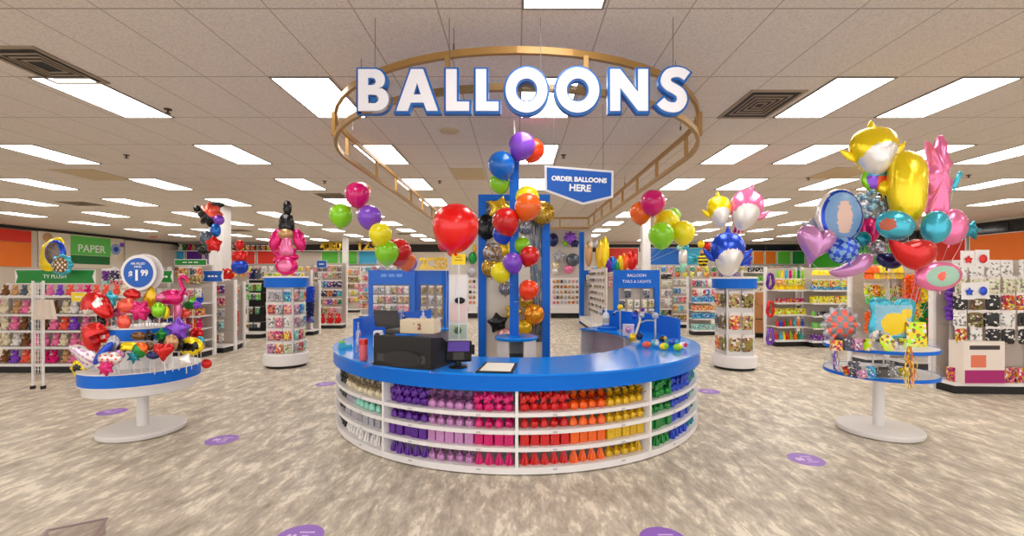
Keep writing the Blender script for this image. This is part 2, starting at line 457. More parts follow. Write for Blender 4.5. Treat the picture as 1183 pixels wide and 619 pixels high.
# ---------------------------------------------------------------- ceiling lights
LENS = mat('light_diffuser', rgb(255, 252, 246), 0.6, emit=1.0)
LENS.node_tree.nodes['Principled BSDF'].inputs['Emission Strength'].default_value = 12.0
LW = 0.62
fr = MB()
for a in ((-LW/2-0.02, LW/2+0.02, 0, 0.02), (-LW/2-0.02, LW/2+0.02, 1.20, 1.22), (-LW/2-0.02, -LW/2, 0.02, 1.20), (LW/2, LW/2+0.02, 0.02, 1.20)):
    fr.box(a[0], a[1], a[2], a[3], -0.012, 0)
FRM = fr.mesh('light_frame', mat('light_frame_grey', rgb(120, 112, 104), 0.5))
df = MB().box(-LW/2, LW/2, 0.02, 1.20, -0.009, -0.001)
DIF = df.mesh('light_diffuser', LENS)
cols_x = [-11.35, -8.55, -5.30, -2.69, 0.04, 3.47, 4.84, 6.85, 8.26, 10.6, -14.3, 13.4, -17.2]
cols_x.sort(); cnt = 0
for ri, r in enumerate([-6, -4, -2, 0, 2, 4, 6, 8, 10, 12, 14, 16]):
    y = 4.84 + 1.22*r
    for ci, x in enumerate(cols_x):
        if r >= 0 and abs(x+0.35) < 99:
            # keep those of row 0 the photo shows
            if r == 0 and round(x, 2) not in (-5.30, -2.69, 0.04, 3.47, 4.84): continue
        if r < 0 and ci % 2: continue
        if r >= 6 and x in (4.84,): continue
        xx = x + LW/2 + 0.02
        t = thing('ceiling_light', 'lit white troffer light, %s from the front in the %s ceiling row from the left' % (ordn(ri), ordn(ci)),
                  'ceiling light', (xx, y, CEIL), 0, 'ceiling troffer lights')
        child(FRM, 'frame', t); child(DIF, 'diffuser', t)

# vents, tan access tiles, sprinklers
VM = mat('vent_louvre', rgb(150, 132, 112), 0.5)
def vent(px, py, label, w=0.6, d=0.6, black=True):
    Y = 1130.0/(CY-py); x = X(px, Y)
    t = thing('ceiling_vent', label, 'vent', (x, Y, CEIL), 0, 'ceiling vents')
    f = MB()
    f.box(-w/2, w/2, -d/2, -d/2+.04, -.015, 0).box(-w/2, w/2, d/2-.04, d/2, -.015, 0).box(-w/2, -w/2+.04, -d/2+.04, d/2-.04, -.015, 0).box(w/2-.04, w/2, -d/2+.04, d/2-.04, -.015, 0)
    f.build('frame', VM, t)
    MB().box(-w/2+.04, w/2-.04, -d/2+.04, d/2-.04, -.004, 0).build('backing', BLACK if black else VM, t)
    s = MB()
    for k in range(4):
        q = (k+.5)/4; a = (w/2-.05)*(1-q*.8)-.02
        for (x0, x1, y0, y1) in ((-a, a, -a, -a+.018), (-a, a, a-.018, a), (-a, -a+.018, -a+.018, a-.018), (a-.018, a, -a+.018, a-.018)):
            if x1 > x0 and y1 > y0 and a > .06: s.box(x0, x1, y0*d/w, y1*d/w, -.014, -.006)
    if s.v: s.build('slat', VM, t)
vent(877, 121, 'black louvred square ceiling vent just right of the hanging letters', 0.66, 0.9)
vent(53, 76, 'black louvred ceiling vent at the left edge above the first row light', 0.6, 0.8)
vent(384, 226, 'small dark ceiling vent above the magenta and lime balloons', 0.7, 0.7)
vent(468, 270, 'small dark ceiling vent far back, behind the yellow balloon', 0.7, 0.7)
vent(93, 235, 'dark ceiling vent far back above the green paper sign', 0.8, 0.7)
vent(276, 266, 'small dark ceiling vent far back, over the red header boards', 0.8, 0.7)
TAN = mat('tan_ceiling_tile', rgb(200, 178, 142), 0.8)
for px, py, w, lab in [(541, 201, 0.68, 'tan square ceiling tile behind the blue and purple post balloons'), (108, 202, 0.9, 'tan ceiling tile near the left side above the price sign'),
                       (972, 200, 0.9, 'tan ceiling tile left of the yellow fin balloon')]:
    Y = 1130.0/(CY-py)
    tag(MB().box(-w/2, w/2, -.5, .5, -.01, 0, bev=.004).build('ceiling_tile', TAN, None, (X(px, Y), Y, CEIL)), lab, 'ceiling tile', 'tan ceiling tiles')
Y = 1130.0/(CY-151)
tag(MB().lathe([(0.001, -.03), (.10, -.03), (.14, -.015), (.15, 0)], 24).build('ceiling_speaker', TAN, None, (X(519, Y), Y, CEIL), smooth=40),
    'round tan ceiling speaker above the blue post balloon', 'speaker')
SPK = MB().lathe([(.045, 0), (.045, -.012), (.012, -.014), (.012, -.05), (.035, -.052), (.035, -.058)][::-1], 12).mesh('sprinkler', mat('dark_brass', rgb(70, 50, 40), .4, metal=.5), 40)
for k, (px, py, w) in enumerate([(194, 126, 'between the first and second light rows at the left'), (146, 179, 'right of the second row light at the far left'), (651, 179, 'to the right of the balloon post top'),
                       (934, 205, 'left of the yellow fin balloon'), (375, 209, 'right of the third row light above the magenta balloon'), (508, 209, 'above the big red balloon'), (1119, 202, 'near the right edge beside the tall pink foil')]):
    Y = 1130.0/(CY-py)
    o = bpy.data.objects.new('fire_sprinkler', SPK); COL.objects.link(o); o.location = (X(px, Y), Y, CEIL)
    tag(o, 'small dark fire sprinkler head ' + w, 'sprinkler', 'ceiling sprinklers')

# ================================================================ overhead rail
RAILM = mat('bronze_gold_rail', rgb(168, 128, 70), 0.4, metal=0.25)
RC, RR = 6.17, 2.34
rail = thing('overhead_rail', 'bronze U-shaped double rail hanging from the ceiling above the round counter', 'rail', (0, 0, CEIL))
def upath(z, r):
    pts = [(r, 14.5, z), (r, 12.5, z), (r, 10, z), (r, 8, z)] + [(r*math.sin(a), RC - r*math.cos(a), z) for a in [math.radians(q) for q in range(90, -91, -6)]] + \
          [(-r, 8, z), (-r, 10, z), (-r, 12.5, z), (-r, 14.5, z)]
    return pts
def flat_rail(z0, z1, r, w):
    p = upath(0, r); q = upath(0, r-w); n = len(p); vs = []; fs = []
    for a, b in zip(p, q): vs += [(a[0], a[1], z0), (a[0], a[1], z1), (b[0], b[1], z1), (b[0], b[1], z0)]
    for k in range(n-1):
        for e in range(4): fs.append((k*4+e, k*4+4+e, k*4+4+(e+1) % 4, k*4+(e+1) % 4))
    fs += [(3,2,1,0), tuple((n-1)*4+e for e in range(4))]
    return MB().add(vs, fs)
ZU, ZL = 3.667-CEIL, 3.35-CEIL
m = flat_rail(ZU-.03, ZU+.03, RR, .04); m.box(-RR, RR, 14.46, 14.5, ZU-.03, ZU+.03); m.build('upper_rail', RAILM, rail)
m = flat_rail(ZL-.03, ZL+.03, RR, .04); m.box(-RR, RR, 14.46, 14.5, ZL-.03, ZL+.03); m.build('lower_rail', RAILM, rail)
sp = [(RR*math.sin(math.radians(a)), RC-RR*math.cos(math.radians(a))) for a in (-90, -66, -42, -15, 15, 42, 66, 90)]
for y in (7.4, 8.6, 9.8, 11, 12.2, 13.4, 14.4): sp += [(RR-.02, y), (-RR+.02, y)]
for x in (-1.4, 0, 1.4): sp.append((x, 14.48))
for x, y in sp: MB().box(x-.022, x+.022, y-.018, y+.018, ZL+.02, ZU-.02).build('strut', RAILM, rail)
WIRE = mat('steel_wire', rgb(110, 100, 95), .5, metal=.5)
for x, y in [(-2.2, 6.0), (2.2, 6.0), (-1.55, 4.45), (1.6, 4.5), (-.55, 3.9), (-2.3, 9.5), (2.3, 9.5), (-2.3, 13), (2.3, 13)]:
    w = MB(); w.tube([(x, y, ZU+.03), (x, y, 0)], .0035, 5); w.box(x-.008, x+.008, y-.008, y+.008, ZU+.03, ZU+.08); w.build('hanging_wire', WIRE, rail)

# ================================================================ BALLOONS letters
LY = 3.70
def pxbox(x0, x1, y0, y1): return X(x0, LY), X(x1, LY), Zh(y1, LY), Zh(y0, LY)
def arcpts(cx, cy, rx, ry, a0, a1, n=14): return [(cx+rx*math.cos(math.radians(a0+(a1-a0)*k/n)), cy+ry*math.sin(math.radians(a0+(a1-a0)*k/n))) for k in range(n+1)]
def strokepoly(path, w):
    L = len(path); a = []; b = []
    for i, p in enumerate(path):
        t = Vector(path[min(i+1, L-1)]) - Vector(path[max(i-1, 0)]); t.normalize(); nx, ny = -t.y, t.x
        a.append((p[0]+nx*w/2, p[1]+ny*w/2)); b.append((p[0]-nx*w/2, p[1]-ny*w/2))
    return a + b[::-1]
def glyph(ch, W, Hh):
    if ch == 'L': return [[(0,0),(W,0),(W,.22*Hh),(.46*W,.22*Hh),(.46*W,Hh),(0,Hh)]]
    if ch == 'N': return [[(0,0),(.26*W,0),(.26*W,.56*Hh),(.74*W,0),(W,0),(W,Hh),(.74*W,Hh),(.74*W,.44*Hh),(.26*W,Hh),(0,Hh)]]
    if ch == 'A': return [[(0,0),(.27*W,0),(.345*W,.2*Hh),(.655*W,.2*Hh),(.73*W,0),(W,0),(.645*W,Hh),(.355*W,Hh)], [(.41*W,.39*Hh),(.59*W,.39*Hh),(.50*W,.67*Hh)]]
    if ch == 'O': return [arcpts(W/2, Hh/2, W/2, Hh/2, 0, 352, 44), arcpts(W/2, Hh/2, W*.26, Hh*.26, 0, 350, 35)]
    if ch == 'B':
        out = [(0,0)] + arcpts(.60*W, .285*Hh, .40*W, .285*Hh, -90, 62) + [(.66*W,.53*Hh)] + arcpts(.52*W, .75*Hh, .36*W, .25*Hh, -38, 90) + [(0,Hh)]
        h1 = [(.32*W,.18*Hh)] + arcpts(.52*W, .285*Hh, .15*W, .105*Hh, -90, 90, 8) + [(.32*W,.39*Hh)]
        h2 = [(.32*W,.615*Hh)] + arcpts(.46*W, .705*Hh, .12*W, .09*Hh, -90, 90, 8) + [(.32*W,.795*Hh)]
        return [out, h1, h2]
    if ch == 'S':
        cp = [(.97,.80),(.80,.875),(.58,.895),(.34,.85),(.24,.70),(.36,.585),(.56,.51),(.74,.42),(.80,.28),(.68,.14),(.46,.105),(.22,.15),(.06,.25)]
        p = [(x*W, y*Hh) for x, y in spline(cp, 5, False)]
        return [strokepoly(p, .22*Hh)]
sign = thing('letter_sign', 'large white BALLOONS letters with blue outlines hanging above the counter', 'sign', (0, LY, 0))
FACE = mat('letter_face_white', rgb(238, 236, 244), .35); EDGE = mat('letter_edge_blue', rgb(18, 96, 176), .4); CYAN = mat('letter_edge_cyan', rgb(50, 176, 220), .4)
for ch, x0, x1, y0, y1 in [('B',411,451.5,77,130.5),('A',455,508.5,77,130.5),('L',512.5,544.5,77,130.5),('L',547,578.5,77,130.5),('O',581.5,635,75,132.5),('O',640,695,75,132.5),('N',702.5,751.5,77,130.5),('S',758.5,797.5,75,132)]:
    a, b, c, d = pxbox(x0, x1, y0, y1); e = .019
    g = glyph(ch, b-a-2*e, d-c-2*e)
    face = [[(x, z) for x, z in q] for q in g]
    back = [offset_poly(q, e if i == 0 else -e*.75) for i, q in enumerate(g)]
    back = [back[0]] + [h for h in back[1:]]
    l = MB().prism(back, .012, .07).build('letter', EDGE if ch != 'O' else EDGE, sign, (a+e, 0, c+e))
    mid = [offset_poly(q, e*.5 if i == 0 else -e*.4) for i, q in enumerate(g)]
    MB().prism(face, 0, .02).build('letter_face', FACE, l)
for px in (411+20, 518, 625, 780):
    x = X(px, LY); MB().tube([(x, .05, Zh(80, LY)), (x, .05, CEIL)], .003, 5).build('hanging_wire', WIRE, sign)
# clear acrylic carrier bar behind the letters
MB().box(X(414, LY), X(796, LY), .072, .078, Zh(112, LY), Zh(88, LY)).build('carrier_panel', clear_mat('thin_clear_panel', alpha=0.02), sign)

# ---------------------------------------------------------------- ORDER BALLOONS HERE
SY = 5.6
t = thing('hanging_sign', 'blue pointed sign reading ORDER BALLOONS HERE hanging over the counter', 'sign', (0, SY, 0))
q = [(629,190.5),(709,197),(708.5,228),(673.5,236.5),(629.5,220.5)]
pts = [(X(x, SY), Zh(y, SY)) for x, y in q]
MB().prism([pts], .006, .02).build('border', WHITE, t)
MB().prism([offset_poly(pts, -.028)], 0, .01).build('board', SIGNBL, t)
ang = -math.atan2(6.5, 80)
for s, sz, px, py in (('ORDER BALLOONS', .080, 669, 207.5), ('HERE', .118, 670, 217.5)):
    lettering(s, sz, t, (X(px, SY), -.003, Zh(py, SY)), bold=.004, rot=(PI/2, ang*-1*-1 if False else 0, 0))
    t.children[-1].rotation_euler = Euler((PI/2, -ang*0.6, 0))
for px, py in ((640, 191), (697, 196)):
    MB().tube([(X(px, SY), .01, Zh(py, SY)), (X(px, SY), .01, CEIL)], .003, 5).build('hanging_wire', WIRE, t)

# ================================================================ round counter
CC = 6.17; D = math.radians
cnt_ = thing('round_counter', 'large round blue-topped sales counter with white shelves of balloon weights', 'counter', (0, CC, 0))
A1 = D(138)
m = MB().arc(0, 0, 1.54, 2.35, .865, .885, -A1, A1, 96); m.build('worktop', BLUE, cnt_, smooth=30)
m = MB().arc(0, 0, 2.30, 2.345, .735, .865, -A1, A1, 96); m.build('fascia', BLUE_F, cnt_, smooth=30)
m = MB().arc(0, 0, 1.60, 2.24, 0, .012, -A1, A1, 96); m.build('kick_base', BLACK, cnt_, smooth=30)
PEG = mat('pale_pegboard', rgb(206, 186, 196), .7)
m = MB().arc(0, 0, 1.93, 1.96, .07, .865, -A1, A1, 96); m.build('back_panel', PEG, cnt_, smooth=30)
for z0, z1 in ((.012, .07), (.205, .24), (.355, .39), (.505, .54)):
    s = MB().arc(0, 0, 1.955, 2.32, z1-.018, z1, -D(84), D(84), 80); s.arc(0, 0, 2.305, 2.32, z0, z1-.018, -D(84), D(84), 80)
    s.build('shelf', WHITE, cnt_, smooth=30)
for a in (-84, -33, 0, 33, 84):
    m = MB(); m.box(-.013, .013, -2.325, -1.955, .03, .736)
    m.build('divider', WHITE, cnt_, rot=(0, 0, D(a)))
m = MB().arc(0, 0, 1.955, 2.30, .03, .865, D(84.5), A1, 30); m.build('side_panel', WHITE, cnt_, smooth=30)
m = MB().arc(0, 0, 1.955, 2.30, .03, .865, -A1, -D(84.5), 30); m.build('side_panel', WHITE, cnt_, smooth=30)
# inner cupboards, open towards the middle
for a0, a1 in ((-138, -62), (62, 138)):
    m = MB().arc(0, 0, 1.58, 1.93, .45, .47, D(a0), D(a1), 30); m.arc(0, 0, 1.58, 1.93, .06, .09, D(a0), D(a1), 30); m.build('inner_shelf', WHITE, cnt_, smooth=30)
    for a in (a0, a1, (a0+a1)/2):
        MB().box(-.012, .012, -1.93, -1.57, .03, .864).build('cupboard_side', WHITE, cnt_, rot=(0, 0, D(a)))
# raised curved screens
for s in (1, -1):
    m = MB().arc(0, 0, 2.18, 2.21, .885, 1.16, s*D(86), s*D(137), 40)
    m.build('raised_screen', BLUE_P, cnt_, smooth=30)

# balloon weights on the counter shelves
def jag(n, r0, r1, z0, z1):
    """a jagged skirt of foil strips"""
    pass
def burst_mesh():
    b = MB(); b.lathe([(.02, 0), (.03, .006), (.034, .022), (.026, .042), (.010, .055)], 8)
    rr = random.Random(3)
    for k in range(30):
        a = 2*PI*k/14 + rr.uniform(-.2, .2); el = rr.uniform(-.5, 1.35); L = rr.uniform(.035, .058)
        d = Vector((math.cos(a)*math.cos(el), math.sin(a)*math.cos(el), math.sin(el))); s = Vector((-math.sin(a), math.cos(a), 0))*.013
        o = Vector((0, 0, .062)); b.add([o-s*.4, o+s*.4, o+d*L+s, o+d*L*1.12, o+d*L-s], [(0,1,2,3,4)])
    return b.mesh('burst_weight', OBJFOIL)
def star_mesh():
    b = MB(); b.lathe([(.018, 0), (.034, .006), (.040, .028), (.030, .05), (.01, .06)], 8)
    for dx, dy, dz, ry, rz, R in ((-.012, -.022, .082, .25, .1, .046), (.016, -.012, .098, -.5, -.5, .042), (0, .018, .092, .1, 1.2, .046), (-.02, .008, .108, .7, .6, .036)):
        b.pillow(starp(R, R*.42, 5, 2), .012, 3, M=Matrix.Translation((dx, dy, dz)) @ Matrix.Rotation(rz, 4, 'Z') @ Matrix.Rotation(ry, 4, 'Y'))
    return b.mesh('star_weight', OBJFOIL)
def bag_mesh():
    b = MB(); b.box(-.040, .040, -.03, .03, 0, .112, bev=.004); b.tube([(-.018, -.031, .10), (-.012, -.034, .13), (.012, -.034, .13), (.018, -.031, .10)], .002, 4)
    return b.mesh('bag_weight', OBJFOIL)
def cone_mesh():
    b = MB(); n = 18; vs = []; fs = []
    prof = [(.042, 0), (.038, .03), (.026, .07), (.014, .105), (.006, .125), (.014, .145)]
    for j, (r, z) in enumerate(prof):
        for k in range(n): q = r*(1.1 if k % 2 else .86); a = 2*PI*k/n + j*.12; vs.append((q*math.cos(a), q*math.sin(a), z))
    for j in range(len(prof)-1):
        for k in range(n): k2 = (k+1) % n; fs.append((j*n+k, j*n+k2, (j+1)*n+k2, (j+1)*n+k))
    fs.append(tuple(range(n-1, -1, -1))); b.add(vs, fs)
    return b.mesh('cone_weight', OBJFOIL)
def puff_mesh():
    b = MB(); rr = random.Random(5)
    b.lathe([(.02, 0), (.03, .006), (.036, .03), (.03, .05), (.01, .065)], 8)
    for k in range(46):
        a = rr.uniform(0, 2*PI); el = rr.uniform(-.8, 1.4); L = rr.uniform(.034, .05)
        d = Vector((math.cos(a)*math.cos(el), math.sin(a)*math.cos(el), math.sin(el))); s = Vector((-math.sin(a), math.cos(a), .3))*.009
        o = Vector((0, 0, .05)); b.add([o-s, o+s, o+d*L+s*.6, o+d*L-s*.6], [(0,1,2,3)])
    return b.mesh('puff_weight', OBJFOIL)
def wbag_mesh():
    b = MB(); b.lathe([(.026, 0), (.040, .01), (.038, .045), (.022, .066), (.010, .074), (.016, .088), (.034, .108)], 12, sx=1, sy=.8)
    return b.mesh('pouch_weight', OBJFOIL, 50)
WM = dict(burst=burst_mesh(), star=star_mesh(), bag=bag_mesh(), cone=cone_mesh(), puff=puff_mesh(), pouch=wbag_mesh())
WN = dict(burst='foil burst weight', star='foil star weight', bag='foil gift bag weight', cone='foil tassel cone weight', puff='foil fringe weight', pouch='foil pouch weight')
# each section: list of (colour, share), the kind by row
SECT = [(-69, -33, 14, [('black', 5), ('silver', 3), ('cream', 6)]), (-33, 0, 14, [('purple', 5), ('lilac', 5), ('magenta', 4)]),
        (0, 33, 14, [('red', 5), ('orange', 4), ('gold', 5)]), (33, 72, 15, [('green', 4), ('blue', 5), ('teal', 6)])]
SN = ['leftmost counter section', 'left middle counter section', 'right middle counter section', 'rightmost counter section']
ROWS = [(.07, 'bottom shelf', 'cone'), (.24, 'third shelf down', 'bag'), (.39, 'second shelf down', 'pouch'), (.54, 'top shelf', 'star')]
for si, (a0, a1, n, cols) in enumerate(SECT):
    seq = [c for c, k in cols for _ in range(k)]
    for ri, (z, rn, kind) in enumerate(ROWS):
        cnts = {}
        for i, c in enumerate(seq):
            k = kind
            if kind == 'star' and c in ('lilac', 'cream', 'gold', 'silver', 'orange'): k = 'burst'
            if kind == 'pouch' and c in ('lilac', 'gold', 'silver'): k = 'puff'
            if kind == 'cone' and c in ('lilac', 'gold'): k = 'puff'
            if kind == 'cone' and c == 'gold' and i == n-1: k = 'cone'
            if kind == 'bag' and c in ('black',): k = 'puff'
            if kind == 'pouch' and c in ('purple', 'red', 'blue', 'magenta', 'green') and i % 2: k = 'puff'
            if kind == 'cone' and c == 'silver': c2 = 'white'
            a = D(a0 + (a1-a0)*(i+.5)/n * .965 + (a1-a0)*.0175); r = 2.235 + rnd.uniform(-.012, .012)
            col = c
            if si == 0 and ri == 2 and c == 'cream': col = 'mint'
            if si == 0 and ri == 0 and c != 'black': col = 'white'
            if si == 0 and ri == 1 and c != 'black': col = 'silver'
            if si == 0 and ri == 3 and c == 'silver': col = 'cream'
            key = (col, k); cnts[key] = cnts.get(key, 0) + 1
            o = bpy.data.objects.new('balloon_weight', WM[k]); COL.objects.link(o); o.color = PAL[col]
            o.location = (r*math.sin(a), CC - r*math.cos(a), z)
            o.rotation_euler = (0, 0, a + (rnd.uniform(-.5, .5) if k in ('star', 'pouch') else rnd.uniform(-.1, .1)))
            sc = rnd.uniform(.96, 1.06) * {'burst': 1.35, 'star': 1.22, 'puff': 1.12, 'cone': .92, 'bag': 1.0, 'pouch': 1.05}[k]; o.scale = (sc, sc, sc)
            tag(o, '%s %s, %s of its colour, %s, %s' % (col, WN[k], ordn(cnts[key]-1), SN[si], rn), 'balloon weight', 'balloon weights on the counter shelves')
        # a price ticket strip per section edge
    for ri, (z, rn, kind) in enumerate(ROWS):
        for i in (.25, .75):
            a = D(a0 + (a1-a0)*i)
            MB().box(-.02, .02, -2.3225, -2.3205, z-.028, z-.012).build('price_ticket', mat('ticket_print', rgb(196, 190, 192), .6), cnt_, rot=(0, 0, a))
# ================================================================ balloons
def latex(px, py, rpx, Y, colour, label, to=None, group=None, tilt=0.0, knot=True):
    """round latex balloon; to = where its ribbon is tied"""
    c = P(px, py, Y); r = rpx*Y/F
    t = thing('latex_balloon', label, 'balloon', c, 0, group)
    prof = []
    for k in range(19):
        a = -PI/2 + PI*k/18; rr = math.cos(a); z = math.sin(a)
        if z < 0: z *= 1.22; rr *= (1 - .10*z*z)
        prof.append((max(.02, rr)*r, z*r*.98))
    M_ = mat('latex_' + colour, PAL[colour], (.22), coat=.3)
    MB().lathe(prof, 28).build('envelope', M_, t, rot=(0, tilt, 0), smooth=180)
    kz = -1.22*r*.98
    k = MB().lathe([(.10*r, -.10*r), (.05*r, -.02*r), (.03*r, .03*r)], 10)
    d = Vector((math.sin(tilt)*kz, 0, math.cos(tilt)*kz))
    k.build('knot', M_, t, d, rot=(0, tilt, 0), smooth=60)
    if to is not None:
        e = Vector(to) - c; pts = []
        for q in range(9):
            u = q/8; p = d.lerp(e, u); p.x += .02*math.sin(u*PI*2); pts.append(p)
        MB().tube(pts, .002, 4).build('ribbon', RIBBON, t)
    return t
TIES = {}
def foilb(px, py, Y, outline, th, mats, label, rot=(0,0,0), to=None, fn=None, group=None, wr=.07, wn=18, name='foil_balloon', neck=True, extra=None, rings=7):
    """outline in pixels at depth Y, thickness in pixels"""
    if to is None and group in TIES: to = TIES[group]
    s = Y/F; c = P(px, py, Y); t = thing(name, label, 'balloon', c, 0, group)
    o = [(x*s, z*s) for x, z in outline]
    g = (lambda x, y, z: fn(x/s, y/s, z/s)) if fn else None
    MB().pillow(o, th*s, rings, wr=wr, wn=wn, fn=g).build('envelope', mats, t, rot=rot, smooth=70)
    zmin = min(o, key=lambda p: p[1])
    R_ = Euler(rot).to_matrix()
    if neck:
        d = R_ @ Vector((zmin[0], 0, zmin[1]))
        MB().box(-.008, .008, -.002, .002, -.03, .004).build('inflation_tail', mats[0] if isinstance(mats, list) else mats, t, d)
    if to is not None:
        e = Vector(to) - c; d = R_ @ Vector((zmin[0]*.9, 0, zmin[1]*.9)); pts = []
        for q in range(9):
            u = q/8; p = d.lerp(e, u); p.x += .015*math.sin(u*PI*3); pts.append(p)
        MB().tube(pts, .0018, 4).build('ribbon', RIBBON, t)
    return t

# ---- cluster on the post in the middle of the counter
PY = 6.17; ped = thing('round_pedestal', 'small round white pedestal with a blue top inside the counter', 'pedestal', (X(596.5, PY), PY, 0))
m = MB()
for a in (35, 145): pass
m.arc(0, 0, .24, .27, .03, .87, D(22), D(338), 40); m.lathe([(.27, 0), (.27, .03)], 40); m.build('drum', WHITE, ped, smooth=30)
MB().box(-.10, .10, -.2, .2, .45, .47).box(-.10, .10, -.2, .2, .62, .635).build('shelf', GREY, ped)
MB().lathe([(.005, .87), (.29, .87), (.298, .878), (.298, .9), (.29, .91), (.005, .91)], 48).build('top', BLUE, ped, smooth=30)
post = thing('balloon_post', 'tall square blue post carrying the balloon column in the middle', 'post', (X(594, PY), PY, .91))
MB().box(-.062, .062, -.062, .062, 0, 2.42, bev=.006).build('shaft', BLUE_P, post)
MB().box(-.09, .09, -.09, .09, 0, .012, bev=.004).build('foot_plate', BLUE, post)
MB().tube([(0, 0, 2.42), (.01, 0, 2.7), (0, 0, CEIL-.91)], .012, 6).build('hanging_strap', WHITE, post)
PB = [(616,173,13,'tangerine','orange red balloon peeking from behind the purple top balloon of the post',.12), (603,168,15.5,'violet','purple balloon at the very top of the post',-.05),
      (577,211,11.5,'lime','lime green balloon tucked below the blue post balloon',.1), (579,190,15.5,'royal','blue balloon left of the post top below the purple one',-.1),
      (609,229,14.5,'lemon','yellow balloon behind the orange one on the post',.12), (610,238,15.5,'orange','orange balloon right of the post at frame top',-.08),
      (580,270,11,'blue','dark blue balloon below the red one, left of the post',.1), (584,255,15.5,'red','bright red balloon left of the post at the frame top',-.08),
      (603,283,10,'lime','small lime balloon on the post above the lower red one',.12), (612,295,11.5,'red','red balloon right of the post beside the purple one',-.06),
      (592,303,11.5,'violet','purple balloon on the front of the post halfway down',-.12), (578,314,11.5,'lemon','yellow balloon left of the post, lowest on that side',-.04),
      (611,334,11.5,'tangerine','orange red balloon lowest on the right of the post',-.04)]
for px, py, r, c, lab, dy in PB:
    latex(px, py, r, PY + dy - .12, c, lab, group='latex balloons on the blue post', tilt=(-.35 if px < 594 else .35), to=(X(594, PY), PY-.05, min(3.3, Zh(py+r*1.3, PY))))

# ---- tall blue framed panel with foil balloons
FY = 7.5
fp = thing('balloon_display', 'tall blue framed white display panel behind the balloon post', 'panel', (X(594, FY), FY, 0))
w2 = (635.5-552.5)/2*FY/F; top = Zh(224.5, FY); fw = 9*FY/F
m = MB(); m.box(-w2, -w2+fw, 0, .10, 0, top); m.box(w2-fw, w2, 0, .10, 0, top); m.box(-w2+fw, w2-fw, 0, .10, top-.10, top); m.box(-w2+fw, w2-fw, 0, .10, 0, .12)
m.build('frame', BLUE_P, fp)
MB().box(-w2+fw, w2-fw, .05, .07, .12, top-.10).build('white_board', mat('warm_white_board', rgb(226, 216, 200), .5), fp)
# green mylar curtain hanging on its right side
def curtain(name, x0, x1, z0, z1, m_, parent, y=0.0, n=18):
    vs = []; fs = []; rr = random.Random(11)
    K = 26
    for j in range(K):
        z = z0 + (z1-z0)*j/(K-1)
        for i in range(n):
            x = x0 + (x1-x0)*i/(n-1); vs.append((x + .006*math.sin(j*1.3+i), y - .015 - .016*math.sin(i*1.9 + j*.35 + rr.uniform(-.4, .4)), z))
    for j in range(K-1):
        for i in range(n-1): a = j*n+i; fs.append((a, a+1, a+n+1, a+n))
    return MB().add(vs, fs).build(name, m_, parent, smooth=180)
tag(curtain('foil_curtain', X(613, FY), X(627.5, FY), Zh(395, FY), Zh(236, FY), foil_speckle('green_mylar', 'slate', 'grey', 9), None, FY+.045), 'crinkled dark green foil curtain on the right half of the panel', 'curtain')
tag(curtain('foil_curtain', X(561, FY), X(588, FY), Zh(262, FY), Zh(234, FY), foil_speckle('green_mylar', 'slate', 'grey', 9), None, FY+.045), 'short crinkled dark foil drape in the top left of the panel', 'curtain')
LEO = foil_speckle('leopard_foil', 'gold', 'brown', 55); ZEB = foil_speckle('zebra_foil', 'black', 'silver', 14, True); MAR = foil_speckle('marble_foil', 'silver', 'bronze', 22)
GB = 'foil balloons on the framed panel'
BY = FY - .07
foilb(577, 241, BY, starp(17, 9), 6, foil('gold'), 'gold foil star at the top left of the framed panel', rot=(0, .3, 0), group=GB)
foilb(562, 262, BY, ell(12, 15), 7, foil('black'), 'black foil balloon at the left edge of the framed panel', group=GB)
foilb(569, 292, BY-.03, ell(11.5, 11.5), 8, MAR, 'silver marbled round foil balloon left of the post', group=GB)
foilb(568, 309, BY, ell(12, 12), 8, LEO, 'leopard print round foil below the silver marbled one', group=GB)
foilb(585, 288, BY, superell(9, 9, 4), 5, foil('gold'), 'small square gold foil behind the blue and purple balloons', group=GB)
foilb(607, 262, BY-.02, ell(9.5, 9.5), 7, ZEB, 'zebra striped round foil right of the post, upper one', group=GB)
foilb(627, 246, BY-.02, ell(14, 14), 8, LEO, 'leopard print round foil at the top right of the panel', group=GB)
foilb(584, 333, BY, ell(8, 8.5), 6, ZEB, 'zebra striped round foil left of the post, lower one', group=GB)
foilb(575, 373, BY, starp(14, 8), 5, foil('black'), 'black foil star low on the left of the panel', rot=(0, -.15, 0), group=GB)
foilb(593, 360, BY, starp(12, 7), 5, foil('gold'), 'gold foil star half hidden behind the lower post', rot=(0, .3, 0), group=GB)
foilb(617, 363, BY-.03, ell(12, 12), 8, foil_speckle('gold_dot_foil', 'gold', 'orange', 40), 'gold speckled round foil right of the lower post', group=GB)
foilb(608, 347, BY, ell(9, 9), 6, LEO, 'leopard round foil right of post, above gold speckled one', group=GB)
foilb(606, 378, BY-.02, ell(9, 9), 7, foil('gold'), 'plain gold round foil right of post, beneath gold speckled one', group=GB)
foilb(583, 388, BY-.02, ell(9, 9), 6, foil_speckle('rose_foil', 'pink', 'cream', 30), 'rose speckled foil just above the pedestal at its left', group=GB)

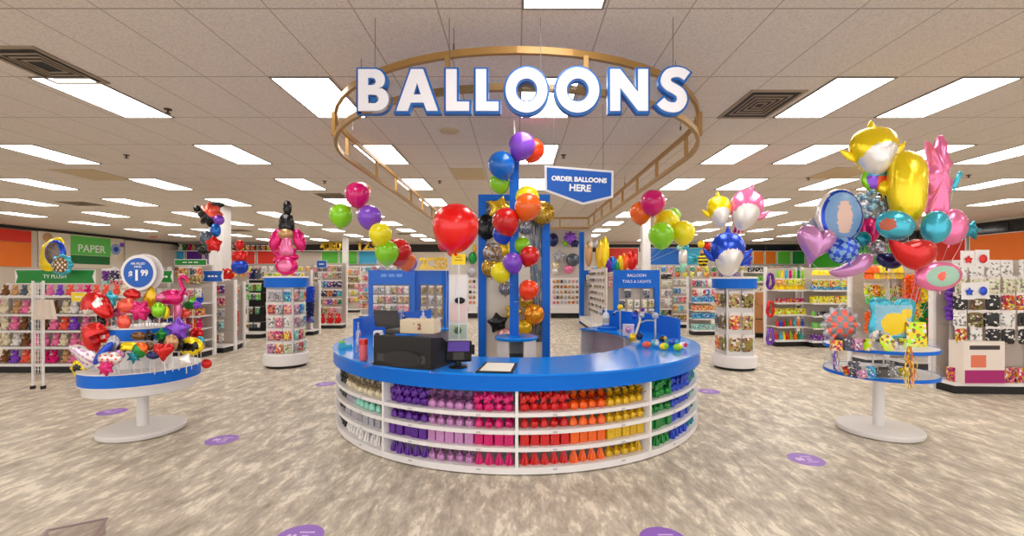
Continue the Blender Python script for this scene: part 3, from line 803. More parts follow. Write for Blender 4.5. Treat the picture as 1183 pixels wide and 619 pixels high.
# ---- floating latex clusters left, centre and right
LYY = 6.9; tie = (X(452, LYY), LYY+.25, 1.95)
for px, py, r, c, lab, dy in [(413,224,14,'magenta','magenta latex balloon, top of the left floating chain',0), (394,248,13,'lime','lime latex balloon on the far left of the left chain',.05), (416,222,12,'orange','orange balloon hidden behind the magenta one at left',.3),
                          (427,250,13.5,'violet','purple latex balloon in the left floating chain',-.1), (439.5,270,13,'lemon','yellow latex balloon in the left floating chain',-.2),
                          (447,291,13.5,'lime','lime latex balloon at the low end of the left chain',-.1), (460,290,15,'red','red balloon behind the lime one, left chain low end',.15),
                          (473,303,9,'violet','small purple balloon peeking out right of the left chain',.4), (469,300,11,'orange','orange balloon edge behind the red one, left chain',.3)]:
    latex(px, py, r, LYY+dy, c, lab, to=tie, group='latex balloons floating at the left')
Yr = 4.6
t = latex(526.5, 261, 26.5, Yr, 'bright_red', 'giant round red balloon floating above the payment terminal', to=(X(520, Yr), Yr+.1, .885))
latex(512, 283, 6, Yr+.6, 'red', 'tiny dark red balloon under the giant red one, left', group='small balloons under the giant red one', to=(X(520, Yr+.6), Yr+.6, .885))
latex(521, 290, 5, Yr+.4, 'coral', 'tiny bright red balloon just below the giant red one', group='small balloons under the giant red one', to=(X(520, Yr+.4), Yr+.4, .885))
Y2 = 7.3; tie = (X(745, Y2), Y2+.3, 1.9)
for px, py, r, c, lab, dy in [(740,245,12.5,'orange','orange latex balloon at the left of the right cluster',.15), (754,233,14,'magenta','magenta latex balloon on top of the right cluster',-.05),
                          (770,256,14,'lemon','yellow balloon at the back of the right cluster',.3), (764,271,14.5,'lime','lime latex balloon at the bottom of the right cluster',-.15), (789,268,13.5,'lemon','yellow latex balloon at the right of the right cluster',0),
                          (777,249,9,'lime','pale lime balloon top behind the right cluster',.5)]:
    latex(px, py, r, Y2+dy, c, lab, to=tie, group='latex balloons floating at the right')

# ================================================================ spinner racks
def pack_mesh(name, w, h, d, mats, head=True):
    b = MB(); o = superell(w/2, h/2, 6, 20)
    b.pillow(o, d/2, 3, mi=0, M=Matrix.Translation((0, 0, -h/2-.03)))
    if head: b.box(-w/2, w/2, -.0035, .0035, -.045, 0, mi=1)
    b.box(-w*.32, w*.32, -d/2-.003, -d/2*.9, -h*.72-.03, -h*.3-.03, mi=2)
    return b.mesh(name, mats)
CARD = mat('header_card', rgb(238, 230, 228), .5)
PACK = pack_mesh('hang_pack', .13, .17, .035, [OBJPRINT, CARD, OBJPRINT2])
PACKS = pack_mesh('small_pack', .085, .10, .025, [OBJPRINT, CARD, OBJPRINT2])
PACKW = pack_mesh('wide_pack', .17, .2, .05, [OBJPRINT, CARD, OBJPRINT2])
PALP = dict(light=['pink', 'lilac', 'white', 'silver', 'turquoise', 'coral', 'mint', 'magenta', 'cream'], mixed=['red', 'blue', 'yellow', 'green', 'magenta', 'orange', 'purple', 'turquoise', 'pink', 'white'],
            pale=['white', 'silver', 'cream', 'grey', 'tan', 'slate', 'pink'], warm=['brown', 'red', 'tan', 'slate', 'bronze', 'coral'], blues=['blue', 'navy', 'turquoise', 'blue', 'purple', 'red'],
            party=['yellow', 'orange', 'red', 'green', 'lime', 'magenta', 'blue', 'turquoise'], dark=['black', 'green', 'lime', 'slate', 'brown'], neutral=['cream', 'tan', 'brown', 'coral', 'pink', 'bronze', 'gold'],
            hats=['yellow', 'gold', 'yellow', 'orange'], leis=['red', 'coral', 'lime', 'green', 'blue', 'orange', 'magenta', 'yellow'], sea=['turquoise', 'coral', 'mint', 'pink', 'white', 'teal', 'magenta'])
def put(mesh, name, colour, label, cat, group, M, loc, rot=(0,0,0), sc=1.0):
    o = bpy.data.objects.new(name, mesh); COL.objects.link(o); o.color = PAL[colour]
    o.matrix_world = M @ Matrix.Translation(Vector(loc)) @ Euler(rot).to_matrix().to_4x4() @ Matrix.Scale(sc, 4)
    return tag(o, label, cat, group)
def spinner(px, Y, name_lab, short, rows, palette, capy, sc, rz, per=3):
    h = Zh(capy, Y-.4)
    t = thing('spinner_rack', name_lab, 'rack', (X(px, Y), Y, 0))
    R = .40
    MB().lathe([(R-.05, 0), (R-.05, .05)], 40).build('kick_base', BLACK, t, smooth=30)
    MB().lathe([(R-.02, .05), (R, .06), (R, .25), (R-.02, .27)], 48).build('drum', WHITE, t, smooth=40)
    MB().lathe([(R-.01, h-.21), (R-.01, h-.025)], 48).build('blue_band', BLUE_P, t, smooth=30)
    MB().lathe([(R, h-.03), (R+.005, h-.02), (R+.005, h), (R-.01, h+.005)], 48).build('top_cap', WHITE, t, smooth=30)
    m = MB(); n = 4; ri = .335; rz = PI/4
    m.lathe([(ri, .27), (ri, h-.21)], n, M=Matrix.Rotation(rz, 4, 'Z')); m.build('core_panel', METAL_W, t)
    for k in range(n):
        a = rz + 2*PI*k/n
        MB().box(-.012, .012, -.012, .012, .27, h-.21, M=Matrix.Translation((math.cos(a)*(ri+.008), math.sin(a)*(ri+.008), 0))).build('upright', METAL_W, t)
    base = Matrix.Translation((X(px, Y), Y, 0))
    for k in range(n):
        a = rz + 2*PI*(k+.5)/n
        Mx = base @ Matrix.Rotation(a + PI/2, 4, 'Z')
        face = math.degrees(a + PI/2 + PI) % 360
        if math.sin(a) > .55: continue          # faces turned away from the aisle
        fn_ = {}
        side = {0: 'right', 1: 'back', 2: 'left', 3: 'front'}[round(math.degrees(a)/90) % 4]
        for r in range(rows):
            zz = (h-.24) - r*((h-.24-.27)/rows) - .01
            for q in range(per):
                x = (q-(per-1)/2)*(.46/per)
                col = rnd.choice(PALP[palette])
                put(PACK, 'hanging_pack', col, '%s hanging pack, %s in %s row down, %s panel of the %s' % (col, ordn(q), ordn(r), side, short), 'pack', 'packs on the ' + short,
                    Mx, (x, -.275-.02*(q % 2), zz), (.08, 0, rnd.uniform(-.1, .1)), sc)
    return t
spinner(331, 8.75, 'white round spinner rack with blue band, beneath magenta winged foil balloons', 'left spinner', 5, 'light', 319, 1.14, .3)
spinner(848, 8.55, 'white round spinner rack with blue band, beneath the three finned foil balloons', 'right spinner', 3, 'warm', 320, 1.62, .1, per=2)

# balloons on the left spinner (stack)
G = 'foil balloons stacked on the left spinner'; SY8 = 8.7; tz = (X(331, SY8), SY8, 1.73); TIES[G] = tz
foilb(332, 240, SY8, ell(5, 9), 4, foil('black'), 'small black foil knob at the top of the left spinner stack', group=G)
foilb(331, 257, SY8, [(x, z) for x, z in spline([(-6,9),(6,9),(9,-4),(6,-12),(-6,-12),(-9,-4)], 5)], 6, foil('black'), 'black bell shaped foil balloon above the tan one, left spinner', group=G)
foilb(330, 270, SY8-.03, ell(9, 7), 5, foil('tan'), 'small tan oval foil between the magenta wings', group=G)
foilb(318.5, 277, SY8+.02, ell(7, 13.5), 4, foil('magenta'), 'magenta wing shaped foil, left one of the spinner stack', rot=(0, .3, 0), group=G)
foilb(345.5, 277, SY8+.02, ell(7, 13.5), 4, foil('magenta'), 'magenta wing shaped foil, right one of the spinner stack', rot=(0, -.3, 0), group=G)
foilb(331, 287, SY8-.05, [(x, z) for x, z in spline([(-4,12),(4,12),(8,-4),(5,-9),(-5,-9),(-8,-4)], 5)], 4, foil('pink'), 'pale pink foil dress shape in the middle of the stack', group=G)
foilb(330, 297, SY8, scallop(14, 1.6, 9), 4, foil('magenta'), 'magenta scalloped foil behind the pink disc, left spinner', group=G)
foilb(331, 307, SY8-.08, ell(13, 11), 5, [foil('magenta'), foil('pink')], 'pink foil disc with magenta rim just above the left spinner', fn=lambda x, y, z: 1 if x*x/64+z*z/40 < 1 and y < 0 else 0, group=G, to=tz)
# finned balloons on the right spinner
def finned(px, py, Y, a, b, top_c, belly_c, label, rot=(0,0,0), mirror=1, **k):
    """fish-like foil balloon with a pale belly, a top fin, two side fins and a tail"""
    cp = [(-a*.96, b*.38), (-a*.70, b*.76), (-a*.25, b*.93), (a*.25, b*.93), (a*.70, b*.76), (a*.96, b*.38), (a*.93, -b*.02), (a*.72, -b*.42), (a*.48, -b*.78), (a*.16, -b*.98), (-a*.2, -b*.98), (-a*.5, -b*.78), (-a*.74, -b*.42), (-a*.94, -b*.02)]
    out = spline([(x*mirror, z) for x, z in cp], 5)
    t = foilb(px, py, Y, out, min(a, b)*.62, [foil(top_c), foil(belly_c)], label, rot=rot, fn=lambda x, y, z: 1 if (y < 0 and (x/(a*.80))**2 + ((z+b*.42)/(b*.62))**2 < 1) else 0, wr=.0, rings=14, **k)
    ft = [(x*Y/F, z*Y/F) for x, z in spline([(-a*.16, b*.8), (-a*.12, b*1.05), (a*.02, b*1.22), (a*.10, b*1.05), (a*.2, b*.8)], 4)]
    MB().pillow(ft, 2.5*Y/F, 4).build('top_fin', foil(top_c), t, (0, .0, 0), rot=rot, smooth=60)
    s = Y/F
    for sx in (-1, 1):
        o = [(x*s*sx, z*s) for x, z in spline([(a*.75, -b*.02), (a*1.15, b*.12), (a*1.42, b*.22), (a*1.3, -b*.08), (a*.98, -b*.32), (a*.7, -b*.3)], 4)]
        MB().pillow(o, 2*s, 4).build('side_fin', foil(top_c), t, (0, .01, 0), rot=rot, smooth=60)
    return t
G = 'finned foil balloons above the right spinner'; SR = 8.5; tz = (X(848, SR), SR, 1.73); TIES[G] = tz
finned(831, 244, SR, 14, 19, 'yellow', 'white', 'yellow finned foil balloon with white belly, left above the right spinner', rot=(0, -.1, 0), group=G, to=tz)
finned(862, 242, SR-.05, 19, 25, 'pink', 'white', 'pink finned foil balloon with white belly above the right spinner', rot=(0, .25, 0), group=G, to=tz)
finned(841, 293, SR-.2, 20, 26, 'blue', 'white', 'blue finned foil balloon with white belly standing on the right spinner', rot=(0, 0, 0), group=G, to=tz)
foilb(853, 262, SR+.1, ell(8, 9), 5, [foil('magenta'), foil('white')], 'small magenta and white foil between the finned balloons', fn=lambda x, y, z: int(math.sin(x*1.5) > 0), group=G)
foilb(861, 300, SR+.05, starp(10, 6), 3, foil('blue'), 'blue foil tail shape at the right of the blue finned balloon', group=G)

# ================================================================ front tables
def table(px, Y, label, tiers, blue_outer, name='display_table'):
    t = thing(name, label, 'table', (X(px, Y), Y, 0)); return t
TL = 4.98; xl = X(165, TL)
tb = table(165, TL, 'white round pedestal table with blue bands holding mini foil balloons', None, True)
MB().lathe([(.355, 0), (.39, .012), (.398, .03), (.398, .055), (.39, .065), (.005, .078)], 64).build('base', METAL_W, tb, smooth=35)
MB().lathe([(.055, .07), (.055, .60)], 24).build('column', METAL_W, tb, smooth=40)
MB().lathe([(.46, .475), (.495, .49), (.505, .60)], 64).build('lower_tray', METAL_W, tb, smooth=35)
m = MB(); m.lathe([(.53, .60), (.53, .735)], 64); m.build('lower_blue_band', BLUE_P, tb, smooth=30)
m = MB(); m.lathe([(.49, .59), (.536, .59), (.536, .602), (.49, .602)], 64); m.lathe([(.0, .73), (.536, .73), (.536, .742), (.0, .742)], 64); m.build('lower_deck', METAL_W, tb, smooth=30)
m = MB(); m.lathe([(.31, 1.045), (.31, 1.17)], 56); m.build('upper_blue_band', BLUE_P, tb, smooth=30)
m = MB(); m.lathe([(.0, 1.165), (.316, 1.165), (.316, 1.18), (.0, 1.18)], 56); m.lathe([(0, 1.03), (.315, 1.03), (.315, 1.045), (0, 1.045)], 56); m.build('upper_deck', METAL_W, tb, smooth=30)
MB().lathe([(.26, .742), (.26, 1.03)], 48).build('tier_wall', METAL_W, tb, smooth=30)
# price sign
ps = thing('price_sign', 'round blue and white price sign reading $1.99 above the left table', 'sign', (X(160, 4.85), 4.85, Zh(315, 4.85)))
s = 4.85/F; fy = .03
MB().lathe([(0, 0), (20.5*s, 0), (20.5*s, .008), (0, .008)], 48, M=Matrix.Rotation(-PI/2, 4, 'X') @ Matrix.Translation((0, 0, -.0))).build('white_disc', WHITE, ps, smooth=30)
ob = MB().lathe([(0, 0), (17*s, 0), (17*s, .004), (0, .004)], 48, M=Matrix.Rotation(PI/2, 4, 'X') @ Matrix.Translation((0, 0, 0.001))).build('blue_disc', SIGNBL, ps, smooth=30)
MB().lathe([(0, 0), (22*s, 0), (22*s, .01), (0, .01)], 48, M=Matrix.Translation((.012, .06, 0)) @ Matrix.Rotation(-PI/2, 4, 'X')).build('rear_disc', WHITE, ps, smooth=30)
MB().box(0, .03, .008, .06, -.01, .01).build('spacer', WHITE, ps)
MB().tube([(.02, .03, 0), (.02, .06, 1.18-Zh(315, 4.85))], .006, 8).build('pole', STEEL, ps)
for s_, sz, dx, dz, bo in (('AIR-FILLED', .036, 0, 10.5, 0), ('MINIS', .036, 0, 6.8, 0), ('1', .15, -1.5, -3.5, .008), ('$', .09, -8.5, -2, .003), ('99', .09, 7.5, -.5, .003)):
    lettering(s_, sz, ps, (dx*s, -.008, dz*s), bold=bo, squash=.9)
MINI = 'mini foil balloons on the left table'
def stick(t, c, zt):
    d = zt - c.z
    if d < -.05: MB().tube([(0, .01, 0), (0, .02, d)], .0035, 6).build('stick', mat('clear_white_stick', rgb(232, 226, 224), .3), t)
def mini(px, py, Y, out, th, mats, label, rot=(0,0,0), fn=None, up=True, **k):
    t = foilb(px, py, Y, out, th, mats, label, rot=rot, fn=fn, group=MINI, wr=.15, neck=False, **k)
    stick(t, t.location, 1.18 if up else .742); return t
REDB = [foil('red'), foil('white')]
mini(110, 352, 4.75, spline([(-15,4),(-8,14),(4,15),(14,8),(18,-2),(20,-14),(12,-16),(4,-8),(-8,-12),(-15,-6)], 4), 9, REDB, 'red foil bulb with white ovals, upper left of the left table', up=False,
     fn=lambda x, y, z: 1 if y < 0 and (((x-9)/4)**2+((z-3)/6)**2 < 1 or ((x+3)/7)**2+((z+8)/3.4)**2 < 1) else 0)
mini(107, 389, 4.62, spline([(-12,0),(-10,12),(2,17),(12,14),(16,6),(8,4),(2,-2),(6,-12),(2,-20),(-8,-12)], 4), 7, REDB, 'red curved foil balloon at the left of the lower tray', up=False)
mini(121, 388, 4.7, ell(8, 8), 4, REDB, 'small red foil with white spot beside the red curved one', fn=lambda x, y, z: 1 if y < 0 and ((x-1)/3)**2+((z+1)/2.5)**2 < 1 else 0, up=False)
mini(127, 345, 4.8, starp(11, 6), 4, foil('turquoise'), 'pale blue foil star behind the red bulb', up=True)
mini(123, 355, 4.85, ell(8, 9), 4, foil('navy'), 'dark navy foil balloon right of the red bulb')
mini(152, 341, 4.85, spline([(-9,0),(-6,6),(2,8),(9,3),(9,-3),(0,-5)], 4), 5, foil('red'), 'red mushroom cap foil balloon directly beneath the price sign')
mini(147, 353, 4.75, ell(11, 9), 5, foil('coral'), 'coral foil balloon left of centre on the upper tier')
mini(162, 359, 4.7, scallop(11, 2, 6), 5, foil('magenta'), 'magenta rippled foil balloon at the centre of the upper tier')
mini(143, 372, 4.72, ell(8, 9), 3, foil('coral'), 'coral oval foil low at the left of the upper tier')
mini(173, 345, 4.9, spline([(-3,10),(3,14),(8,2),(5,-8),(-4,-10),(-8,-2)], 4), 3, foil('gold'), 'gold leaf shaped foil balloon left of the flamingo')
fl = mini(199, 342, 4.85, spline([(-18,-2),(-12,5),(0,8),(10,5),(12,-4),(6,-10),(-6,-10),(-14,-8)], 4), 6, foil('magenta'), 'pink flamingo foil balloon at the right of the upper tier')
s = 4.85/F
MB().tube([(9*s,0,1*s),(13*s,0,8*s),(10*s,0,15*s),(9*s,0,20*s),(12*s,0,23*s),(16*s,0,21*s),(18*s,0,16*s)], [3.2*s,2.6*s,2.2*s,2.2*s,2.6*s,2.4*s,.8*s], 8).build('neck', foil('magenta'), fl, smooth=60)
MB().pillow([(x*s, z*s) for x, z in ell(6, 4, 20)], 2*s, 3).build('wing', foil('pink'), fl, (-9*s, -6*s, -1*s), smooth=60)
mini(183, 358, 4.72, ell(8, 9), 5, foil('lime'), 'lime foil balloon under the flamingo')
mini(192, 361, 4.76, ell(3.5, 8), 3, foil('yellow'), 'thin yellow foil balloon under the flamingo')
mini(176, 362, 4.8, ell(5, 8), 3, foil('black'), 'black foil balloon left of the lime one')
mini(204, 357, 4.9, ell(6, 13), 4, foil('pink'), 'long pink foil balloon hanging right of the flamingo')
mini(211, 343, 5.05, ell(6, 8), 4, [foil('white'), foil('magenta')], 'white foil with magenta top behind the flamingo', fn=lambda x, y, z: int(z > 2))
mini(222, 352, 5.0, spline([(-11,0),(-4,5),(4,4),(11,1),(8,-4),(-4,-5)], 4), 3, [foil('green'), foil('violet')], 'green and purple fish shaped foil at the right of the table', fn=lambda x, y, z: int(x > 3), up=False)
mini(206, 381, 4.72, starp(17, 9.5), 5, foil('violet'), 'purple foil star at the right of the lower tier', up=False)
mini(186, 387, 4.7, starp(9, 5), 3, foil('green'), 'small green foil star left of the purple star', up=False)
mini(227, 386, 4.95, ell(8, 8), 4, foil('red'), 'small red foil balloon right of the purple star', up=False)
mini(193, 397, 4.7, ell(11, 7), 4, foil('black'), 'black foil balloon below the green star', up=False)
mini(131, 398, 4.5, ell(8, 11), 4, foil('silver'), 'silver lilac foil balloon left of the black and yellow one', up=False)
mini(148, 401, 4.5, spline([(-15,-2),(-8,5),(4,6),(14,3),(12,-5),(0,-4),(-10,-9)], 4), 4, [foil('yellow'), foil('black')], 'yellow and black streaked foil in front of lower tier', fn=lambda x, y, z: int(x < -6 or z < -3), up=False)
mini(162, 404, 4.48, spline([(-8,4),(-2,9),(6,7),(9,0),(4,-8),(-4,-9),(-9,-4)], 4), 4, [foil('green'), foil('orange')], 'green and orange foil at the centre of the lower tier', fn=lambda x, y, z: int(x+z > 4), up=False)
mini(154, 412, 4.46, starp(10, 4, 6), 2, foil('teal'), 'teal spiky foil low at the centre of the lower tier', up=False)
mini(172, 400, 4.52, ell(6, 5), 3, foil('brown'), 'brown oval foil left of the red heart', up=False)
mini(198, 396, 4.6, ell(8, 10), 4, foil('tan'), 'peach oval foil behind the red heart', up=False)
mini(189, 405, 4.48, heartp(23, 22), 6, foil('red'), 'red foil heart in front of the lower tier', up=False)
mini(220, 400, 4.72, ell(15, 11), 5, [foil('yellow'), foil('black')], 'yellow oval foil with a black band at the right of the table', fn=lambda x, y, z: int(abs(z - .25*x*math.sin(x)) < 4 and abs(x) < 11), up=False)
mini(214, 416, 4.5, starp(10, 6, 4), 3, foil('white'), 'white pointed foil hanging over the right of the blue band', up=False, rot=(0, .5, 0))
mini(238.5, 420, 4.9, ell(6, 5.5), 3, foil('red'), 'small red round foil hanging off the right edge of the table', up=False)
mini(119, 408, 4.42, ell(5, 17), 3, foil('blue'), 'thin blue white foil leaning at the left of the lower tray', up=False, rot=(0, .7, 0))
mini(127, 414, 4.38, ell(14, 8), 5, [foil('white'), foil('coral')], 'white foil with coral patches at the front left of the tray', fn=lambda x, y, z: int(math.sin(x*.9)*math.cos(z*.8) > .45), up=False)
mini(122, 425, 4.34, starp(11, 6, 7), 3, foil('magenta'), 'magenta spiky foil drooping over the front blue band', up=False, rot=(0, .3, 0))
mini(95, 410, 4.6, spline([(-16,10),(0,11),(14,6),(16,-8),(6,-16),(-6,-4)], 4), 4, [foil('white'), foil('lilac')], 'white printed foil hanging off the left of the table', fn=lambda x, y, z: int(math.sin(x*.7+z) > .5), up=False)
mini(91, 425, 4.7, scallop(9, 1, 6), 3, [foil('yellow'), foil('black')], 'yellow ring shaped foil with dark centre, lowest at left', fn=lambda x, y, z: int(x*x+z*z < 26), up=False)
for px, py, Y, o, c, lab, up in [(138,361,4.9,ell(7,7),'pink','pale pink round foil at the back left of the upper tier',True),(170,352,4.95,ell(6,8),'orange','orange oval foil behind the magenta rippled one',True),(213,362,4.98,ell(7,6),'coral','coral oval foil low behind the pink flamingo tail',True),
        (160,388,4.6,ell(9,5),'brown','brown foil balloon before the upper blue band',False),(172,388,4.62,starp(8,4),'black','black foil star before the upper blue band',False),(205,398,4.66,ell(8,8),'black','black round foil between the purple star and yellow oval',False),
        (136,410,4.44,ell(8,6),'lilac','lilac oval foil at the front left of the lower tray',False),(177,410,4.46,ell(8,5),'navy','navy oval foil right of the teal spiky one',False),(231,395,4.9,ell(5,7),'turquoise','turquoise foil at the right end of the lower tray',False),(115,372,4.8,ell(7,8),'black','black foil between the two big red ones',False),(100,398,4.7,ell(8,7),'magenta','magenta foil at the far left of the table',False)]:
    mini(px, py, Y, o, 4, foil(c), lab, up=up)
# clear stick holders
for k in range(16):
    a = 2*PI*k/16
o = MB()
hold = clear_mat('holder_clear', alpha=.12)
for r, z, n, lab in ((.42, .742, 10, 'lower'), (.22, 1.18, 8, 'upper')):
    for k in range(n):
        a = PI + PI*(k+.5)/n
        MB().lathe([(.018, 0), (.018, .10)], 10, cap=False).build('stick_holder', hold, tb, (r*math.cos(a), r*math.sin(a), z), smooth=40)

# ---- right table with two clear tiers
TR = 4.98
tr = table(1015, TR, 'white round pedestal table with two clear blue-edged tiers of party goods', None, False)
MB().lathe([(.355, 0), (.39, .012), (.398, .03), (.398, .055), (.39, .065), (.005, .078)], 64).build('base', METAL_W, tr, smooth=35)
MB().lathe([(.055, .07), (.055, .74)], 24).build('column', METAL_W, tr, smooth=40)
for nm, z in (('lower_tray', .66), ('upper_tray', .94)):
    MB().lathe([(0, z), (.505, z), (.505, z+.02), (0, z+.02)], 64).build(nm, METAL_W, tr, smooth=30)
    MB().lathe([(.507, z-.012), (.513, z-.012), (.513, z+.024), (.507, z+.024), (.507, z-.012)], 64, cap=False).build('blue_edge', BLUE_P, tr, smooth=30)
    MB().lathe([(.502, z+.024), (.502, z+.115)], 64, cap=False).build('clear_rim', CLEAR, tr, smooth=40)
for k in range(4):
    a = PI/4 + PI/2*k
    MB().lathe([(.008, .0), (.008, .96)], 8).build('clear_post', mat('pale_rod', rgb(225, 215, 210), .3), tr, (.53*math.cos(a), .53*math.sin(a), 0 if False else 0), smooth=40) if False else None
    MB().lathe([(.008, .68), (.008, .94)], 8).build('tier_post', mat('pale_rod', rgb(225, 215, 210), .3), tr, (.44*math.cos(a), .44*math.sin(a), 0), smooth=40)
G = 'goods on the right table'
# big turquoise shaped foil with a plain yellow field
sq = spline([(-26,20),(-20,26),(-6,25),(2,21),(10,25),(24,24),(28,16),(25,0),(27,-14),(20,-22),(0,-21),(-22,-20),(-27,-8),(-24,6)], 4)
foilb(1030, 370, 4.95, sq, 5, [foil('turquoise'), mat('pale_print', rgb(140, 200, 225), .35), mat('yellow_print', rgb(250, 214, 20), .35)], 'large turquoise framed foil with a plain yellow patch on the upper tier',
      fn=lambda x, y, z: 0 if y > 0 or abs(x) > 21 or abs(z) > 18 else (2 if (x/15)**2+((z+4)/13)**2 < 1 or ((x-14)/7)**2+((z-8)/6)**2 < 1 else 1), wr=.05, wn=20, rings=18)
foilb(971, 375, 4.75, scallop(21, 2.2, 12), 4, [foil('silver'), foil('grey'), foil('coral')], 'silver scalloped foil with mixed print on the upper tier at left',
      fn=lambda x, y, z: 0 if y > 0 or x*x+z*z > 300 else 1+int(math.sin(x*.5)*math.cos(z*.45) > .1), rings=12)
def atz(px, Y, z): return (X(px, Y), Y, z)
LOW, UPZ = .68, .96
pal = lambda c: PAL[c]
def single(kind_mesh, name, col, label, cat, loc, rot=(0,0,0), sc=1.0, group=None):
    return put(kind_mesh, name, col, label, cat, group, Matrix.Identity(4), loc, rot, sc)
def card_mesh(w, h, t=.004): return MB().box(-w/2, w/2, 0, t, 0, h).mesh('card', [OBJPRINT])
def boxp(w, h, d): return MB().box(-w/2, w/2, -d/2, d/2, 0, h, bev=.004).mesh('carton', [OBJPRINT])
CARDM = card_mesh(.14, .2); BOXM = boxp(.11, .13, .09)
CUPM = MB().lathe([(.026, 0), (.036, .10), (.038, .102)], 20).mesh('cup', [OBJPRINT2], 40)
PLATEM = MB().lathe([(0, 0), (.075, .004), (.095, .014), (.096, .017), (.07, .008), (0, .006)], 32, M=Matrix.Rotation(PI/2, 4, 'X') @ Matrix.Translation((0, .095, 0))).mesh('plate', [OBJPRINT2], 40)
single(CUPM, 'paper_cup', 'yellow', 'yellow party cup standing on the upper tier of the right table', 'cup', atz(1002, 4.62, UPZ), sc=1.15)
single(PLATEM, 'party_plate', 'silver', 'grey round plate leaning at the centre of the upper tier', 'plate', atz(1016, 4.60, UPZ), rot=(-.2, 0, 0), sc=1.1)
single(PLATEM, 'party_plate', 'yellow', 'yellow and teal round plate leaning beside the grey plate', 'plate', atz(1026, 4.55, UPZ), rot=(-.25, 0, .1), sc=.9)
single(CUPM, 'paper_cup', 'gold', 'gold printed cup right of the two round plates', 'cup', atz(1042, 4.7, UPZ), sc=1.1)
single(CARDM, 'bagged_toys', 'yellow', 'clear bag of yellow toys standing on the upper tier', 'bag', atz(1060, 4.85, UPZ), rot=(-.1, 0, -.2), sc=1.35)
single(CUPM, 'paper_cup', 'white', 'white plastic tub at the right end of the upper tier', 'cup', atz(1064, 5.1, UPZ), sc=1.1)
single(BOXM, 'gift_carton', 'slate', 'small slate blue carton at the left of the upper tier', 'box', atz(976, 4.68, UPZ), rot=(0,0,.3))
single(BOXM, 'gift_carton', 'coral', 'small red printed carton on the upper tier, left', 'box', atz(966, 4.62, UPZ), rot=(0,0,-.2), sc=.8)
single(BOXM, 'gift_carton', 'lilac', 'small lilac carton beside the yellow cup', 'box', atz(989, 4.66, UPZ), rot=(0,0,.1), sc=.9)
for k, (px, Y, c, r, sc) in enumerate([(982,4.75,'red',.4,.9),(989,4.66,'slate',-.3,1),(997,4.58,'lilac',.2,.8),(1009,4.56,'turquoise',0,.8),(1021,4.62,'black',-.2,1),(1034,4.62,'grey',.15,1),(1045,4.7,'yellow',-.1,.8)]):
    single(CARDM if k % 2 else BOXM, 'toy_pack', c, '%s toy pack, %s from the left on the lower tier of the right table' % (c, ordn(k)), 'pack', atz(px, Y, LOW), rot=(-.35, 0, r), sc=sc*.8, group=G)
# hanging ribbon bunch
def strands(name, px, py0, py1, Y, cols, label, n=10, w=8):
    t = thing(name, label, 'ribbon', P(px, py0, Y)); s = Y/F; rr = random.Random(px)
    for k in range(n):
        x = rr.uniform(-w, w)*s; L = (py1-py0)*s*rr.uniform(.7, 1); pts = [(x*.3, rr.uniform(-.01, .01), 0)]
        for j in range(1, 8): pts.append((x*min(1, j/3)+rr.uniform(-.012, .012), rr.uniform(-.02, .02), -L*j/7))
        MB().tube(pts, .0045, 4).build('ribbon_strand', foil(cols[k % len(cols)]), t)
strands('ribbon_bunch', 1050, 400, 450, 4.36, ['gold', 'orange', 'bronze', 'yellow'], 'bunch of gold and orange curling ribbons hanging over the right table', 14, 9)
strands('ribbon_bunch', 966, 398, 430, 4.62, ['blue', 'lilac'], 'blue and lilac ribbons hanging at the left of the right table', 6, 3)
# ---- big foil bunch above the right table
G = 'foil balloons of the big right bunch'; tz = (X(1050, 5.2), 5.25, .975); TIES[G] = tz
BG = 4.75
foilb(1082, 207, BG+.1, spline([(-12,44),(-4,34),(2,50),(8,48),(10,34),(16,20),(12,6),(17,-10),(10,-24),(13,-44),(0,-52),(-12,-40),(-8,-20),(-14,0),(-9,20)], 4), 8, foil('coral' if False else 'pink'), 'tall pink ruffled foil balloon behind the tall yellow one', wr=.3, group=G, to=tz)
finned(1010, 174, BG, 27, 29, 'yellow', 'white', 'large yellow finned foil balloon on top of the right bunch', rot=(0, -.12, 0), group=G, to=tz)
foilb(1048, 216, BG-.1, spline([(-15,36),(-4,42),(10,38),(19,26),(21,0),(18,-28),(8,-42),(-8,-40),(-18,-22),(-21,2),(-20,22)], 5), 15, foil('yellow'), 'tall plain yellow foil balloon in the middle of the right bunch', rot=(0, .03, 0), group=G, to=tz, wn=20, wr=.06)
foilb(1024, 217, BG-.02, ell(10, 9), 5, foil('yellow'), 'small yellow foil arm shape left of the tall yellow balloon', rot=(0, .4, 0), group=G)
foilb(1012, 207, BG+.02, ell(17, 15), 6, [foil('lime'), foil('turquoise'), foil('violet'), foil('coral')], 'round foil with lime rim and mixed print below the yellow finned one',
      fn=lambda x, y, z: 0 if x*x+z*z > 180 else (1 if z > 3 else (2 if x < -2 else 3)), group=G, rings=10)
bub = foilb(1002, 240, BG+.08, scallop(18, 2, 9), 6, foil('silver'), 'cluster of silvery blue bubble balls in the right bunch', group=G)
m = MB(); rr = random.Random(4); s = BG/F
for k in range(46):
    a = rr.uniform(0, 2*PI); q = rr.uniform(0, 19); m.sphere((q*math.cos(a)*s, rr.uniform(-.08, -.01), q*math.sin(a)*s), rr.uniform(2, 4)*s, 8)
m.build('bubbles', mat('bubble_film', rgb(150, 190, 210), .12, metal=.5, coat=.5), bub, smooth=180)
foilb(1019, 234, BG+.15, ell(9, 13), 5, foil('navy'), 'dark blue foil behind the tall yellow balloon at left', group=G)
